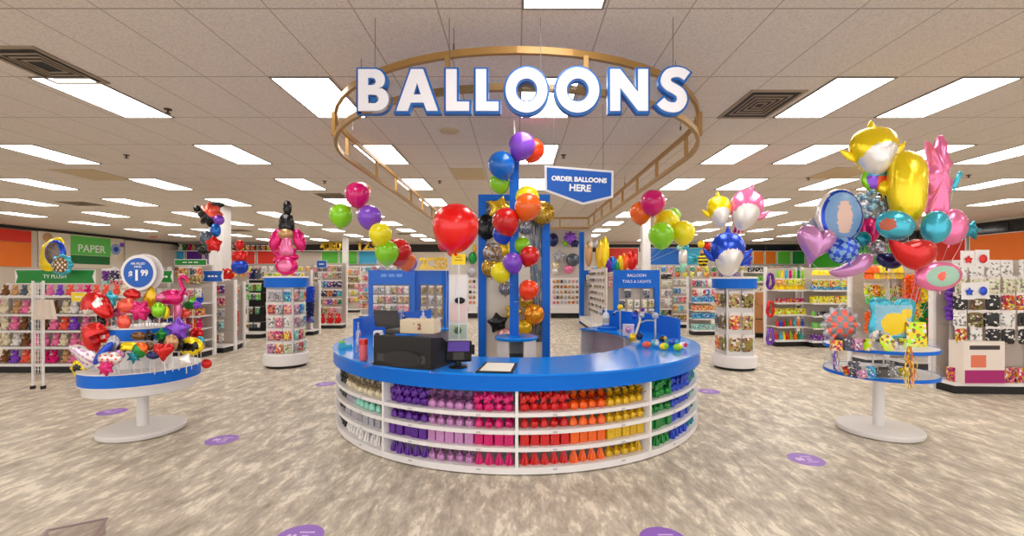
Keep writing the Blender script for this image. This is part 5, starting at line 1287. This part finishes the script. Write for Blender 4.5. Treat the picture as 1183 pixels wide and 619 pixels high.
for px, py, o, c, lab in [(639,277,ell(6,8),'navy','navy oval foil at the top left of the rear wall'),(659,275,starp(9,6,8),'violet','violet spiky foil at the top of the rear wall'),(653,281,starp(4,2.5),'lime','small lime star beneath the violet spiky foil'),
                          (664,281,starp(6,4),'navy','dark blue star right of the violet foil'),(646,296,starp(9,5),'silver','silver star foil in the middle of the rear wall'),(662,300,ell(8,7.5),'slate','dark round foil right of the silver star'),(657,311,ell(5.5,5),'pink','small pink round foil beneath the dark round one'),
                          (642,307,ell(4.5,4.5),'cream','small cream round foil below the silver star'),(641,313,ell(4,4),'white','small white round foil, lowest on the rear wall'),
                          (546,298,ell(5,7),'green','green foil on the rear wall left of the framed panel'),(545,314,ell(5,6),'silver','silver round foil below the green one'),(535,299,ell(5,4),'slate','slate grey foil on the rear wall by the red balloon'),(548,287,ell(2,5),'gold','slim gold foil above the green one')]:
    foilb(px, py, YQ, o, 3, foil(c), lab, group=G, neck=False)
# tall gold foils and the rainbow foils right of the blue post
G = 'foils above the right racks'; YG = 16.5
for px, py, o, c, lab in [(680,293,ell(4.5,15),'tan','tan tall foil right of the blue end post'),(682,283,ell(4,5),'cream','cream round foil on the tan tall one'),(688,282,ell(4,5),'silver','silver round foil left of the gold tall ones'),(693,294,ell(5,17),'gold','gold tall foil, left of two'),(699,292,ell(5,19),'yellow','yellow tall foil, right of two'),
                          (703,306,ell(5,9),'purple','purple round foil at the left of the rainbow row'),(708,305,ell(5,9),'royal','blue round foil in the rainbow row'),(713,308,ell(4,8),'green','green round foil in the rainbow row'),(717,304,ell(5,9),'gold','gold round foil in the rainbow row'),(722,302,ell(5,10),'orange','orange round foil in the rainbow row'),(730,301,ell(6,11),'red','red round foil at the right of the rainbow row')]:
    foilb(px, py, YG, o, 3.5, foil(c), lab, group=G, to=(X(px, YG), YG, 1.85), neck=False)
gondola(676, 742, 16.8, 1.9, 'low white rack under the rainbow foils', 'the rack below the rainbow foils', [(1.85,'h','pack','neutral',10,.9),(1.6,'h','pack','pale',10,.9)])
# ---- right racks beyond the kiosk
gondola(764, 777, 15.0, 1.95, 'narrow white rack of dark round goods right of the right kiosk', 'the narrow kiosk side rack', [(1.9,'h','pack','black',3,.8),(1.65,'h','pack','pale',3,.8),(1.35,'h','pack','pale',3,.9),(1.05,'h','pack','pale',3,.9),(.7,'h','pack','dark',3,.9)])
gondola(778, 799, 15.4, 1.75, 'white double rack of grey and pink packs', 'the grey and pink pack rack', [(1.7,'h','pack','pale',5,.8),(1.42,'h','pack','light',5,.9),(1.12,'h','pack','light',5,.9),(.82,'h','pack','light',5,.9),(.5,'h','pack','warm',5,.9)])
gondola(801, 828, 13.4, 1.75, 'white shelves of turquoise and coral tableware left of the right spinner', 'the turquoise shelves', [(1.7,'h','pack','sea',7,.9),(1.42,'h','pack','sea',7,.9),(1.0,'s','box','turquoise',7,.9),(.75,'s','box','coral',7,.8),(.5,'s','box','turquoise',7,.9),(.1,'s','box','mint',7,.9)])
G = 'foils on top of the right racks'
for px, py, o, c, lab, Y in [(786,286,ell(4,4),'mint','mint round foil high left of the finned balloons',15.2),(792,286,ell(4,4),'turquoise','pale turquoise round foil beside the mint one',15.2),(789,297,superell(5,9),'white','white oblong foil standing above the grey pack rack',15.1),(789,309,superell(4,6),'mint','mint oblong foil below the white oblong one',15.1),
                             (810,282,ell(4,4.5),'yellow','small yellow foil left of the blue finned balloon',13.3),(817,284,ell(4,4.5),'red','small red foil left of the blue finned balloon',13.3),(812,292,ell(4,4),'tan','small tan foil above the striped one',13.2),(812,301,ell(6,8),'black','black and yellow striped foil above the turquoise shelves',13.1),(801,299,ell(6,5),'turquoise','turquoise oval foil left of the striped one',13.4),(822,296,ell(6,5),'navy','navy foil right of the striped one',13.4)]:
    m_ = [foil(c), foil('yellow')]
    foilb(px, py, Y, o, 3, m_, lab, fn=(lambda x, y, z: int(math.sin(z*1.6) > .2)) if 'striped foil above' in lab else None, group=G, neck=False)
BRB = mat('cardboard', rgb(190,130,80), .8, noise=.08)
gondola(866, 892, 13.0, 1.95, 'white rack with dark framed goods behind the right spinner', 'the rack behind the right spinner', [(1.9,'s','box','black',6,.7),(1.62,'s','box','lime',5,.8),(1.35,'s','box','cream',5,.8)])
for k, (px, z) in enumerate([(875,.165),(884,.165),(875,.56),(884,.56),(880,.94)]):
    b = MB().box(-.105,.105,-.14,.14,0,.37,bev=.006).build('cardboard_box', BRB, None, (X(px, 12.8), 12.85, z)); tag(b, 'brown cardboard box, %s' % ['lower left of the stack right of the right spinner','lower right of the stack right of the right spinner','middle left of the stack right of the right spinner','middle right of the stack right of the right spinner','topmost of the stack right of the right spinner'][k], 'box', 'cardboard boxes')
for k, (py, c) in enumerate([(325,'purple'),(357,'red'),(389,'violet')]):
    Y = 10.9; a = 8.5*Y/F
    o = MB().tube([(a*.4*math.cos(q*PI/12), .02*math.sin(q), a*math.sin(q*PI/12)) for q in range(24)], .035, 8, closed=True).build('hoop_garland', foil(c), None, P(890, py, Y), smooth=60)
    tag(o, '%s ring garland on the side of the party favour shelves, %s' % (c, ['top one','middle one','lowest one'][k]), 'garland', 'ring garlands')
gondola(896, 935, 11.2, 1.98, 'white shelves of bright party favours behind the lilac heart', 'the bright favour shelves', [(1.93,'h','lei','party',7,.4),(1.72,'h','pack','hats',7,.7),(1.42,'s','plush','hats',8,.8),(1.10,'s','tub','magenta',8,.8),(.80,'s','box','hats',8,.8),(.50,'s','bottle','party',8,.9),(.1,'s','bottle','party',8,1)], rz=.12)
gondola(939, 1000, 11.0, 1.98, 'white shelves of yellow goods behind the right table', 'the yellow goods shelves', [(1.93,'h','hat','hats',9,.9),(1.70,'h','pack','hats',9,.8),(1.42,'s','box','turquoise',9,.8),(1.10,'s','box','hats',9,.9),(.78,'s','tub','dark',9,.8),(.48,'s','box','lime',9,.7),(.1,'s','box','purple',9,.8)])
gondola(1001, 1046, 8.7, 2.0, 'white rack of yellow hats and packs behind the turquoise foil', 'the yellow hat rack', [(1.97,'h','hat','hats',6,1),(1.85,'h','hat','hats',6,1),(1.62,'h','wpack','hats',5,.9),(1.4,'h','pack','lime',6,.8),(1.1,'h','lei','leis',5,.8)])
gondola(1047, 1100, 8.3, 2.0, 'white rack of colourful flower leis behind the right table', 'the lei rack', [(1.80,'h','lei','leis',8,.8),(1.45,'h','lei','leis',8,.9),(1.05,'h','lei','leis',8,1)])
for k, (px, c) in enumerate([(1062,'coral'),(1072,'yellow'),(1080,'lime'),(1090,'turquoise'),(1095,'blue')]):
    put(LEI, 'flower_lei', c, '%s flower lei hanging at the front of the lei rack, %s from the left' % (c, ordn(k)), 'garland', 'front leis', Matrix.Identity(4), (X(px, 8.15), 8.22, 1.75), sc=1.1)
put(LEI, 'flower_lei', 'blue', 'large blue flower lei hanging low on the lei rack', 'garland', 'front leis', Matrix.Identity(4), (X(1088, 8.15), 8.2, 1.25), sc=1.4)
put(LEI, 'flower_lei', 'navy', 'dark navy garland at the right end of the lei rack', 'garland', 'front leis', Matrix.Identity(4), (X(1098, 8.1), 8.2, 1.85), sc=1.7)
gondola(1106, 1215, 6.55, 1.98, 'white rack of table cloths and printed cartons at the right edge', 'the right edge rack', [(1.98,'h','wpack','white',6,.9),(1.74,'h','wpack','cream',6,.9),(1.50,'h','wpack','edge',6,.9),(1.24,'h','wpack','edge',6,.9),(1.0,'h','wpack','edge',6,.9),(.1,'s','box','magenta',6,1.1)], depth=.4, rz=-.05)
for k, (px, py, c, st) in enumerate([(1118,300,'red',1),(1135,299,'red',0),(1119,337,'blue',1),(1135,336,'blue',0)]):
    Y = 6.40; o = MB().pillow([(x*Y/F, z*Y/F) for x, z in (starp(5.5, 2.8) if st else ell(4.5, 5))], .012, 4, M=Matrix.Translation((0,-.015,0)))
    o.box(-.10, .10, 0, .006, -.11, .13, mi=1)
    o = o.build('decoration_card', [foil(c), WHITE], None, P(px, py, Y)); tag(o, 'white card with a %s %s at the right edge rack' % (c, ['round disc','star'][st]), 'pack', 'decoration cards')
b = MB().box(-.30,.30,-.12,.12,0,.62,bev=.006).box(-.29,.29,-.123,-.119,.01,.20,mi=1).box(-.22,.22,-.123,-.119,.50,.56,mi=2).box(-.2,.02,-.123,-.119,.24,.42,mi=3)
b = b.build('printed_carton', [mat('carton_cream', rgb(236,224,214),.5), mat('carton_magenta', rgb(170,20,110),.5), mat('carton_dark', rgb(60,50,50),.5), mat('carton_coral', rgb(230,120,90),.5)], None, (X(1131, 6.6), 6.64, .166))
tag(b, 'large cream and magenta printed carton on the bottom shelf, right edge', 'box')
# wire racks
def wire_rack(px, Y, w, z0, z1, label, rz=0):
    t = thing('wire_rack', label, 'rack', (X(px, Y), Y, 0), rz)
    m = MB()
    for k in range(int((z1-z0)/.07)): z = z0+k*.07; m.box(-w/2, w/2, 0, .006, z, z+.006)
    for k in range(5): x = -w/2+w*k/4; m.box(x-.004, x+.004, -.002, .004, z0-.05, z1)
    m.build('wire_grid', METAL_W, t)
    for s in (-1, 1):
        MB().box(s*w/2-.012, s*w/2+.012, -.012, .012, .05, z1+.02).build('upright', METAL_W, t)
        MB().box(s*w/2-.015, s*w/2+.015, -.03, .03, .0, .05).build('foot', BLACK, t)
    return t
wire_rack(1103, 6.9, .13, .3, 1.75, 'narrow white wire rack standing left of the right edge rack')
put(KIND['lei'][0], 'flower_lei', 'violet', 'violet tinsel garland hanging on the narrow wire rack', 'garland', None, Matrix.Identity(4), (X(1103, 6.8), 6.84, 1.65), sc=1.3)
wire_rack(44, 6.9, .16, .3, 1.65, 'white wire rack at the far left edge of the picture')
t = thing('draped_cloth', 'cream cloth hanging from the wire rack at the far left', 'cloth', P(48, 346, 6.8))
vs = []; fs = []
for j in range(8):
    for i in range(14): vs.append(((-.09-.008*j)+(.26+.016*j)*i/13, .02*math.sin(i*1.5), -.30*j/7))
for j in range(7):
    for i in range(13): a = j*14+i; fs.append((a, a+1, a+15, a+14))
MB().add(vs, fs).build('cloth', mat('cream_cloth', rgb(220,205,190), .9), t, smooth=180)
# ================================================================ things on the counter
Z0 = .886
def wt(px, py): Y = (H-Z0)*F/(py-CY); return Vector((X(px, Y), Y, Z0))
# register / printer block
c = Vector((-.98, 4.30, Z0)); rzr = -.36
t = thing('cash_register', 'large black cash drawer and printer unit on the left of the counter', 'register', c, rzr)
MB().box(-.33,.33,-.22,.22,0,.025,bev=.004).build('base_plate', BLACKG, t)
MB().prism([[(-.22,0),(.22,0),(.22,.13),(.10,.17),(-.02,.24),(-.22,.26)]], -.31, .31, M=Matrix.Translation((0,0,.025)) @ Matrix.Rotation(PI/2,4,'Z')).build('body', BLACKG, t)
MB().box(-.26,.26,-.235,-.22,.05,.12,bev=.003).build('drawer_front', mat('dark_grey_plastic', rgb(52,48,46), .4), t)
MB().lathe([(0,0),(.12,0),(.12,.01),(0,.01)],32,sx=1.7,sy=.6,M=Matrix.Translation((.02,-.236,.085)) @ Matrix.Rotation(PI/2,4,'X')).build('oval_slot', BLACK, t, smooth=40)
MB().box(-.30,-.02,-.05,.18,.286,.32,bev=.006).build('lid', mat('dark_grey_plastic', rgb(52,48,46), .4), t)
MB().box(.12,.22,-.17,-.10,.19,.194).build('receipt', WHITE, t)
b = thing('beige_box', 'beige box marked 2 lying on the black register unit', 'box', c + Vector((.06, -.05, .30)), rzr*.6)
MB().box(-.17,.17,-.08,.10,0,.13,bev=.006).build('carton', mat('beige_carton', rgb(222,204,170), .7), b)
lettering('2', .075, b, (.03, -.083, .065), mat('brown_ink', rgb(150,50,40), .6), bold=.003)
MB().box(-.03,-.02,-.082,-.08,.09,.10).build('hole', BLACK, b)
t = thing('monitor', 'black register screen tilted back behind the printer unit', 'monitor', (X(447,4.85), 4.85, Z0))
MB().box(-.12,.12,-.02,.02,0,.16,M=Matrix.Rotation(-.25,4,'Y')).build('arm', BLACKG, t, (.03, .05, 0)); 
MB().prism([[(-.15,.0),(.13,-.02),(.08,.17),(-.18,.18)]], 0, .03).build('screen_case', BLACKG, t, (.02, 0, .30), rot=(-.25,.0,.0))
MB().prism([[(-.13,.02),(.11,.0),(.065,.155),(-.16,.165)]], -.003, 0).build('screen', mat('dark_screen', rgb(38,32,36), .12), t, (.02, 0, .30), rot=(-.25,0,0))
MB().box(-.04,.04,-.05,.05,.15,.34).build('neck', BLACKG, t, (.02, .06, 0)); MB().box(-.13,.13,-.1,.1,0,.02,bev=.005).build('foot', BLACKG, t, (.02,.05,0))
b = thing('white_scanner', 'small white device left of the tilted register screen', 'device', (X(437,5.3), 5.3, Z0))
MB().box(-.05,.05,-.04,.04,0,.2,bev=.01).build('case', WHITE, b); MB().lathe([(0,0),(.03,0),(.03,.01),(0,.01)],16,M=Matrix.Translation((0,-.041,.15)) @ Matrix.Rotation(PI/2,4,'X')).build('lens', BLACK, b)
p = wt(420, 416)
o = thing('red_canister', 'red canister with pink label at the left end of the register', 'canister', p)
MB().lathe([(.035,0),(.04,.01),(.04,.16),(.035,.17)],20).build('jar', mat('pink_label', rgb(225,95,110), .4), o, smooth=40)
MB().lathe([(.042,.16),(.042,.21),(.03,.215)],20).build('lid', mat('latex_red', PAL['red'], .3), o, smooth=40)
o = thing('clear_bottle', 'tall clear bottle with coloured charms beside the red canister', 'bottle', wt(414, 412))
MB().lathe([(.03,0),(.034,.01),(.034,.25),(.012,.30),(.012,.36)],16).build('glass', clear_mat('bottle_clear', alpha=.2), o, smooth=40)
m = MB(); rr = random.Random(2)
for k in range(9): m.sphere((rr.uniform(-.015,.015), rr.uniform(-.015,.015), .03+k*.028), .013, 8)
m.build('charms', foil('lilac'), o, smooth=180)
o = thing('tape_dispenser', 'small turquoise and green tape dispenser at the left rim of the counter', 'dispenser', wt(399, 402), .4)
MB().prism([[(-.08,0),(.08,0),(.07,.05),(.02,.03),(-.02,.07),(-.07,.06)]], -.02, .02).build('body', mat('turq_plastic','turquoise',.3), o)
MB().lathe([(.012,-.015),(.035,-.015),(.035,.015),(.012,.015)],20,M=Matrix.Translation((-.035,0,.055)) @ Matrix.Rotation(PI/2,4,'X')).build('tape_roll', mat('lime_plastic','lime',.3), o, smooth=40)
# payment terminal
p = wt(528, 426)
t = thing('payment_terminal', 'black card payment terminal with violet screen on the counter', 'terminal', p + Vector((0, .08, 0)))
MB().lathe([(0,0),(.085,0),(.085,.012),(.03,.02),(.03,.06),(.05,.07),(0,.07)],24).build('stand', BLACKG, t, smooth=40)
MB().box(-.12,.12,-.02,.02,0,.20,bev=.01).build('case', BLACKG, t, (.0,.01,.05), rot=(-.5,.0,.06))
MB().box(-.10,.10,-.023,-.02,.09,.185).build('screen', mat('violet_screen', rgb(80,60,140), .15, emit=.35), t, (.0,.01,.05), rot=(-.5,0,.06))
MB().box(-.055,.055,-.035,-.018,.0,.08,bev=.006).build('keypad', mat('dark_grey_plastic', rgb(52,48,46), .4), t, (.0,.01,.05), rot=(-.5,0,.06))
MB().box(-.02,.02,-.03,.03,.10,.18,bev=.005).build('card_reader', BLACKG, t, (.13,.0,.03), rot=(-.5,0,.06))
# white card stand
t = thing('price_card_stand', 'tall narrow white stand of sample cards behind the payment terminal', 'stand', (X(529,4.72), 4.75, Z0))
MB().box(-.10,.10,0,.012,0,.86).build('back_board', mat('clear_white', rgb(232,228,226),.4), t); MB().box(-.11,.11,-.08,.08,0,.015,bev=.004).build('foot', WHITE, t)
for z, h, cc in ((.60,.24,'white'),(.36,.2,'pale_pink'),(.18,.15,'pale_green'),(.07,.09,'pale')):
    MB().box(-.09,.09,-.008,0,z,z+h).build('sample_card', mat('card_'+cc, {'white':rgb(238,234,232),'pale_pink':rgb(236,208,200),'pale_green':rgb(190,205,180),'pale':rgb(215,215,210)}[cc], .5), t)
MB().pillow(ell(.055,.035,20), .02, 4).build('black_pouch', BLACKG, t, (.02,-.03,.585), smooth=60)
MB().pillow(starp(.05,.03,8), .01, 4).build('green_bow', mat('leaf_green', rgb(90,120,80), .5), t, (0,-.02,.27), smooth=60)
t = thing('yellow_card', 'small yellow card sign above the white card stand', 'sign', (X(530,4.6), 4.6, Z0))
MB().box(-.07,.07,-.004,0,.96,1.07).build('card', mat('yellow_card','yellow',.5), t); MB().box(-.006,.006,0,.006,0,1.05).build('stick', WHITE, t); MB().box(-.05,.05,-.03,.03,0,.01).build('foot', WHITE, t)
MB().box(-.04,.04,-.006,-.004,1.0,1.012).box(-.03,.03,-.006,-.004,1.03,1.04).build('lettering', mat('ochre_ink', rgb(190,140,20), .5), t)
# clipboard tray
a, b_, c_, d_ = wt(552,429.5), wt(591,430.5), wt(596,420.5), wt(562,419.5)
t = thing('paper_tray', 'flat black tray with a white sheet on the middle of the counter', 'tray', (0, 4.1, Z0))
q = [(v.x, v.y-4.1) for v in (a, b_, c_, d_)]
fl = lambda z0, z1, k: MB().prism([[((x-sum(p[0] for p in q)/4)*k+sum(p[0] for p in q)/4, (y-sum(p[1] for p in q)/4)*k+sum(p[1] for p in q)/4) for x, y in q]], -z1, -z0, M=Matrix.Rotation(PI/2,4,'X') @ Matrix.Scale(1,4)) 
def slab(q, z0, z1, k=1.0):
    cx = sum(p[0] for p in q)/4; cy = sum(p[1] for p in q)/4; pp = [((x-cx)*k+cx, (y-cy)*k+cy) for x, y in q]
    return MB().add([(x, y, z0) for x, y in pp]+[(x, y, z1) for x, y in pp], [(3,2,1,0),(4,5,6,7),(0,1,5,4),(1,2,6,5),(2,3,7,6),(3,0,4,7)])
slab(q, 0, .008, 1.12).build('tray', BLACKG, t); slab(q, .008, .011, .92).build('sheet', mat('white_sheet', rgb(240,236,226), .6), t)
# clear shield in front of the register
t = thing('clear_shield', 'upright clear acrylic shield standing in front of the register', 'shield', (-1.05, 4.02, Z0), -.36)
MB().box(-.42,.42,0,.006,.0,.98).build('acrylic_sheet', clear_mat('shield_clear', (.985,.985,1,1), .01), t)
for s in (-1, 1): MB().box(s*.36-.03,s*.36+.03,-.05,.06,0,.012).build('foot', CLEAR, t)
# sanitizer bottle, left far wing
def pump(p, lab, m_):
    t = thing('pump_bottle', lab, 'bottle', p)
    MB().lathe([(.05,0),(.06,.01),(.062,.15),(.045,.20),(.018,.22),(.018,.24)],20,sy=.7).build('bottle', m_, t, smooth=40)
    MB().lathe([(.02,.24),(.02,.27),(.006,.275),(.006,.31)],12).box(-.045,.01,-.008,.008,.305,.32).build('pump', m_, t)
    MB().lathe([(.0625,.04),(.0625,.12)],20,sy=.7,cap=False).build('label', mat('bottle_label', rgb(190,190,170),.5), t, smooth=40)
pump(wt(489, 380), 'white hand sanitizer pump bottle on the far left of the counter', mat('milky_plastic', rgb(236,234,228), .3))
pump(wt(700, 377.5), 'white pump bottle on the blue mat at the far right of the counter', mat('milky_plastic', rgb(236,234,228), .3))
t = tag(MB().lathe([(0,0),(.17,0),(.175,.012),(.17,.03),(0,.03)],32,sy=.7).build('round_mat', BLUE_P, None, wt(702, 380)+Vector((0,-.0,0)), smooth=30), 'flat blue oval pad under the white pump bottle', 'pad')
bpy.data.objects[[o.name for o in bpy.data.objects if o.get('label','').startswith('white pump bottle on the blue')][0]].location.z += .031
# inflator posts
def inflator(px, py, hh, cc, lab, arm):
    t = thing('balloon_inflator', lab, 'inflator', wt(px, py))
    MB().lathe([(.05,0),(.05,.012),(.014,.02),(.014,hh)],16).build('post', STEEL, t, smooth=40)
    MB().sphere((0,0,hh+.03), .045, 16).build('knob', mat(cc+'_ball', PAL[cc], .3, coat=.5), t, smooth=180)
    MB().tube([(0,0,hh-.03),(arm*.6,0,hh-.03),(arm,0,hh-.06)], .010, 8).build('nozzle_arm', STEEL, t, smooth=60)
    MB().lathe([(.012,-.04),(.016,0)],10).build('nozzle', BLACKG, t, (arm,0,hh-.06))
inflator(716.5, 382, .34, 'yellow', 'steel balloon inflator post with a yellow ball at the far right', -.10)
inflator(757, 394, .30, 'silver', 'steel balloon inflator post standing nearer on the right side', -.20)
inflator(463.5, 380, .26, 'silver', 'steel balloon inflator post behind the beige box', .05)
t = thing('balloon_sample_tree', 'stand with dangling gold and blue charms on the right side of the counter', 'stand', wt(734, 395))
MB().lathe([(.06,0),(.06,.015),(.02,.02)],16).tube([(0,0,.0),(.01,0,.12),(.06,0,.28),(.05,0,.36)], .016, 8).build('curved_arm', mat('pale_gold','cream',.3,metal=.3), t, smooth=60)
for x, z, r, c in ((-.04,.06,.05,'gold'),(.05,.08,.045,'navy'),(-.02,.34,.04,'blue'),(.08,.35,.035,'silver'),(.09,.42,.025,'purple'),(.0,.38,.03,'navy')):
    MB().pillow(ell(r,r*1.1,20), r*.5, 5).build('charm', foil(c), t, (x,-.02,z), smooth=60)
t = thing('white_photo_box', 'white box with lilac picture leaning on the right raised screen', 'box', wt(726, 388), -.3)
MB().box(-.08,.08,-.02,.02,0,.17,bev=.006).build('box', mat('pale_lilac_box', rgb(215,210,225), .4), t); MB().pillow(ell(.04,.05,20), .01, 4).build('picture', foil('lilac'), t, (0,-.022,.09), smooth=60)
TO = 'small toys along the right rim of the counter'
for px, py, c, c2, lab in [(747,402,'coral','orange','orange round tape roll on the right rim of the counter'),(756,401,'turquoise','white','pale blue dispenser beside the orange roll'),(767,404,'yellow','lime','yellow and lime toy on the right rim'),(772,400,'teal','blue','teal toy behind the yellow and lime one'),
                         (783,405,'lime','yellow','lime fan shaped toy near the right rim'),(789,403,'white','magenta','white and magenta winged toy, rightmost on the rim'),(766,395,'black','gold','black and gold toy against the right raised screen'),(779,399,'blue','turquoise','blue toy left of the winged toy')]:
    p = wt(px, py); t = thing('counter_toy', lab, 'toy', p, 0, TO)
    MB().pillow(ell(.055,.04,20), .03, 5, M=Matrix.Translation((0,0,.04))).build('body', mat(c+'_gloss', PAL[c], .25, coat=.4), t, smooth=60)
    MB().pillow(starp(.035,.02,5), .012, 4, M=Matrix.Translation((.02,-.028,.05))).build('ornament', mat(c2+'_gloss', PAL[c2], .25, coat=.4), t, smooth=60)
# rolls in the open cupboard on the right
for px, py, Y, c, lab in [(697,404,6.75,rgb(226,196,160),'cream roll lying in the open right cupboard'),(711,406,6.55,rgb(226,140,130),'pink roll lying in the open right cupboard'),(724,404,6.4,rgb(40,36,38),'dark roll at the near end of the open right cupboard')]:
    x = X(px, Y); a = math.atan2(x, CC-Y)
    o = thing('material_roll', lab, 'roll', (x+.17, Y+.04, .47), 0.6, 'rolls in the right cupboard')
    MB().lathe([(.0,-.085),(.045,-.085),(.055,-.075),(.055,.075),(.045,.085),(0,.085)],20,M=Matrix.Translation((0,0,.055)) @ Matrix.Rotation(PI/2,4,'Y')).build('roll', mat('roll_'+c.__repr__()[:8], c, .4), o, smooth=40)
    MB().lathe([(.02,-.0855),(.03,-.0855),(.03,-.09),(.02,-.09)],16,M=Matrix.Translation((0,0,.055)) @ Matrix.Rotation(PI/2,4,'Y')).build('core', mat('roll_core','tan',.6), o)
# pedestal niche item
# ================================================================ floor decals
DEC = mat('purple_vinyl', rgb(146, 98, 196), .35); DW = mat('decal_print', rgb(226,200,240), .5)
for px, py, rz, lab in [(129.5,475.5,.2,'purple round floor sticker under the left table'),(256.5,508,.4,'purple round floor sticker right of the left table base'),(345,621,.7,'purple round floor sticker cut by the bottom edge, left'),(376,443.5,.5,'purple round floor sticker at the left side of the counter'),
                        (931,530.5,-.4,'purple round floor sticker left of the right table base'),(819,452,-.5,'purple round floor sticker at the right side of the counter'),(767,624,-.3,'purple round floor sticker cut by the bottom edge, right')]:
    Y = H*F/(py-CY); t = thing('floor_sticker', lab, 'sticker', (X(px, Y), Y, 0), 0, 'purple floor stickers')
    MB().lathe([(0,.0005),(.155,.0005),(.155,.002),(0,.002)],48).build('vinyl_disc', DEC, t)
    for s in (-1, 1): MB().lathe([(0,.002),(.016,.002),(.016,.003),(0,.003)],16,sy=2.3).build('footprint', DW, t, (-.055+s*.018, 0, 0))
    m = MB()
    for y in (-.06, .06): m.box(-.02,.08,y-.006,y+.006,.002,.003)
    for y in (-.02, .0, .02): m.box(.01,.055,y-.004,y+.004,.002,.003)
    m.build('lettering', DW, t)
# small clear floor sign holder at the lower left
t = thing('clear_floor_bin', 'clear plastic bin edge at the bottom left of the floor', 'bin', (X(92, 2.86), 2.80, 0), .5)
cm = clear_mat('smoky_clear', (.90,.87,.88,1), .12)
MB().box(-.14,.14,-.12,-.114,0,.10).box(-.14,.14,.114,.12,0,.10).box(-.14,-.134,-.114,.114,0,.10).box(.134,.14,-.114,.114,0,.10).build('side_walls', cm, t)
MB().box(-.15,.15,-.13,-.112,.10,.108).box(-.15,.15,.112,.13,.10,.108).box(-.15,-.132,-.112,.112,.10,.108).box(.132,.15,-.112,.112,.10,.108).build('rim', mat('mauve_rim', rgb(140,120,120), .3), t)

# ================================================================ camera, light, view
cam = bpy.data.cameras.new('camera'); co = bpy.data.objects.new('camera', cam); COL.objects.link(co)
co.location = (0, 0, H); co.rotation_euler = (PI/2, 0, 0)
cam.sensor_width = 36; cam.lens = F/1183*36; cam.shift_x = -(CX-591.5)/1183; cam.shift_y = (CY-309.5)/1183
cam.clip_start = .05; cam.clip_end = 200
SC.camera = co
w = bpy.data.worlds.new('world'); SC.world = w; w.use_nodes = True
bg = w.node_tree.nodes['Background']; bg.inputs[0].default_value = (1.0, .98, .96, 1); bg.inputs[1].default_value = 2.4
vs = SC.view_settings; SC.display_settings.display_device = 'sRGB'
vs.view_transform = 'Standard'; vs.look = 'None'; vs.exposure = -0.5; vs.gamma = 1.0; vs.use_curve_mapping = False
SC.cycles.use_denoising = True; SC.cycles.max_bounces = 8; SC.cycles.diffuse_bounces = 4; SC.cycles.glossy_bounces = 3; SC.cycles.transparent_max_bounces = 12
SC.cycles.sample_clamp_indirect = 6; SC.cycles.use_light_tree = True
for k_, v_ in LABELS.items():
    if len(v_) > 1: print('DUPLABEL', len(v_), k_)

for o_ in bpy.data.objects:
    l_ = o_.get('label')
    if l_ and len(l_.replace('-', ' ').split()) > 16: print('LONG', l_)
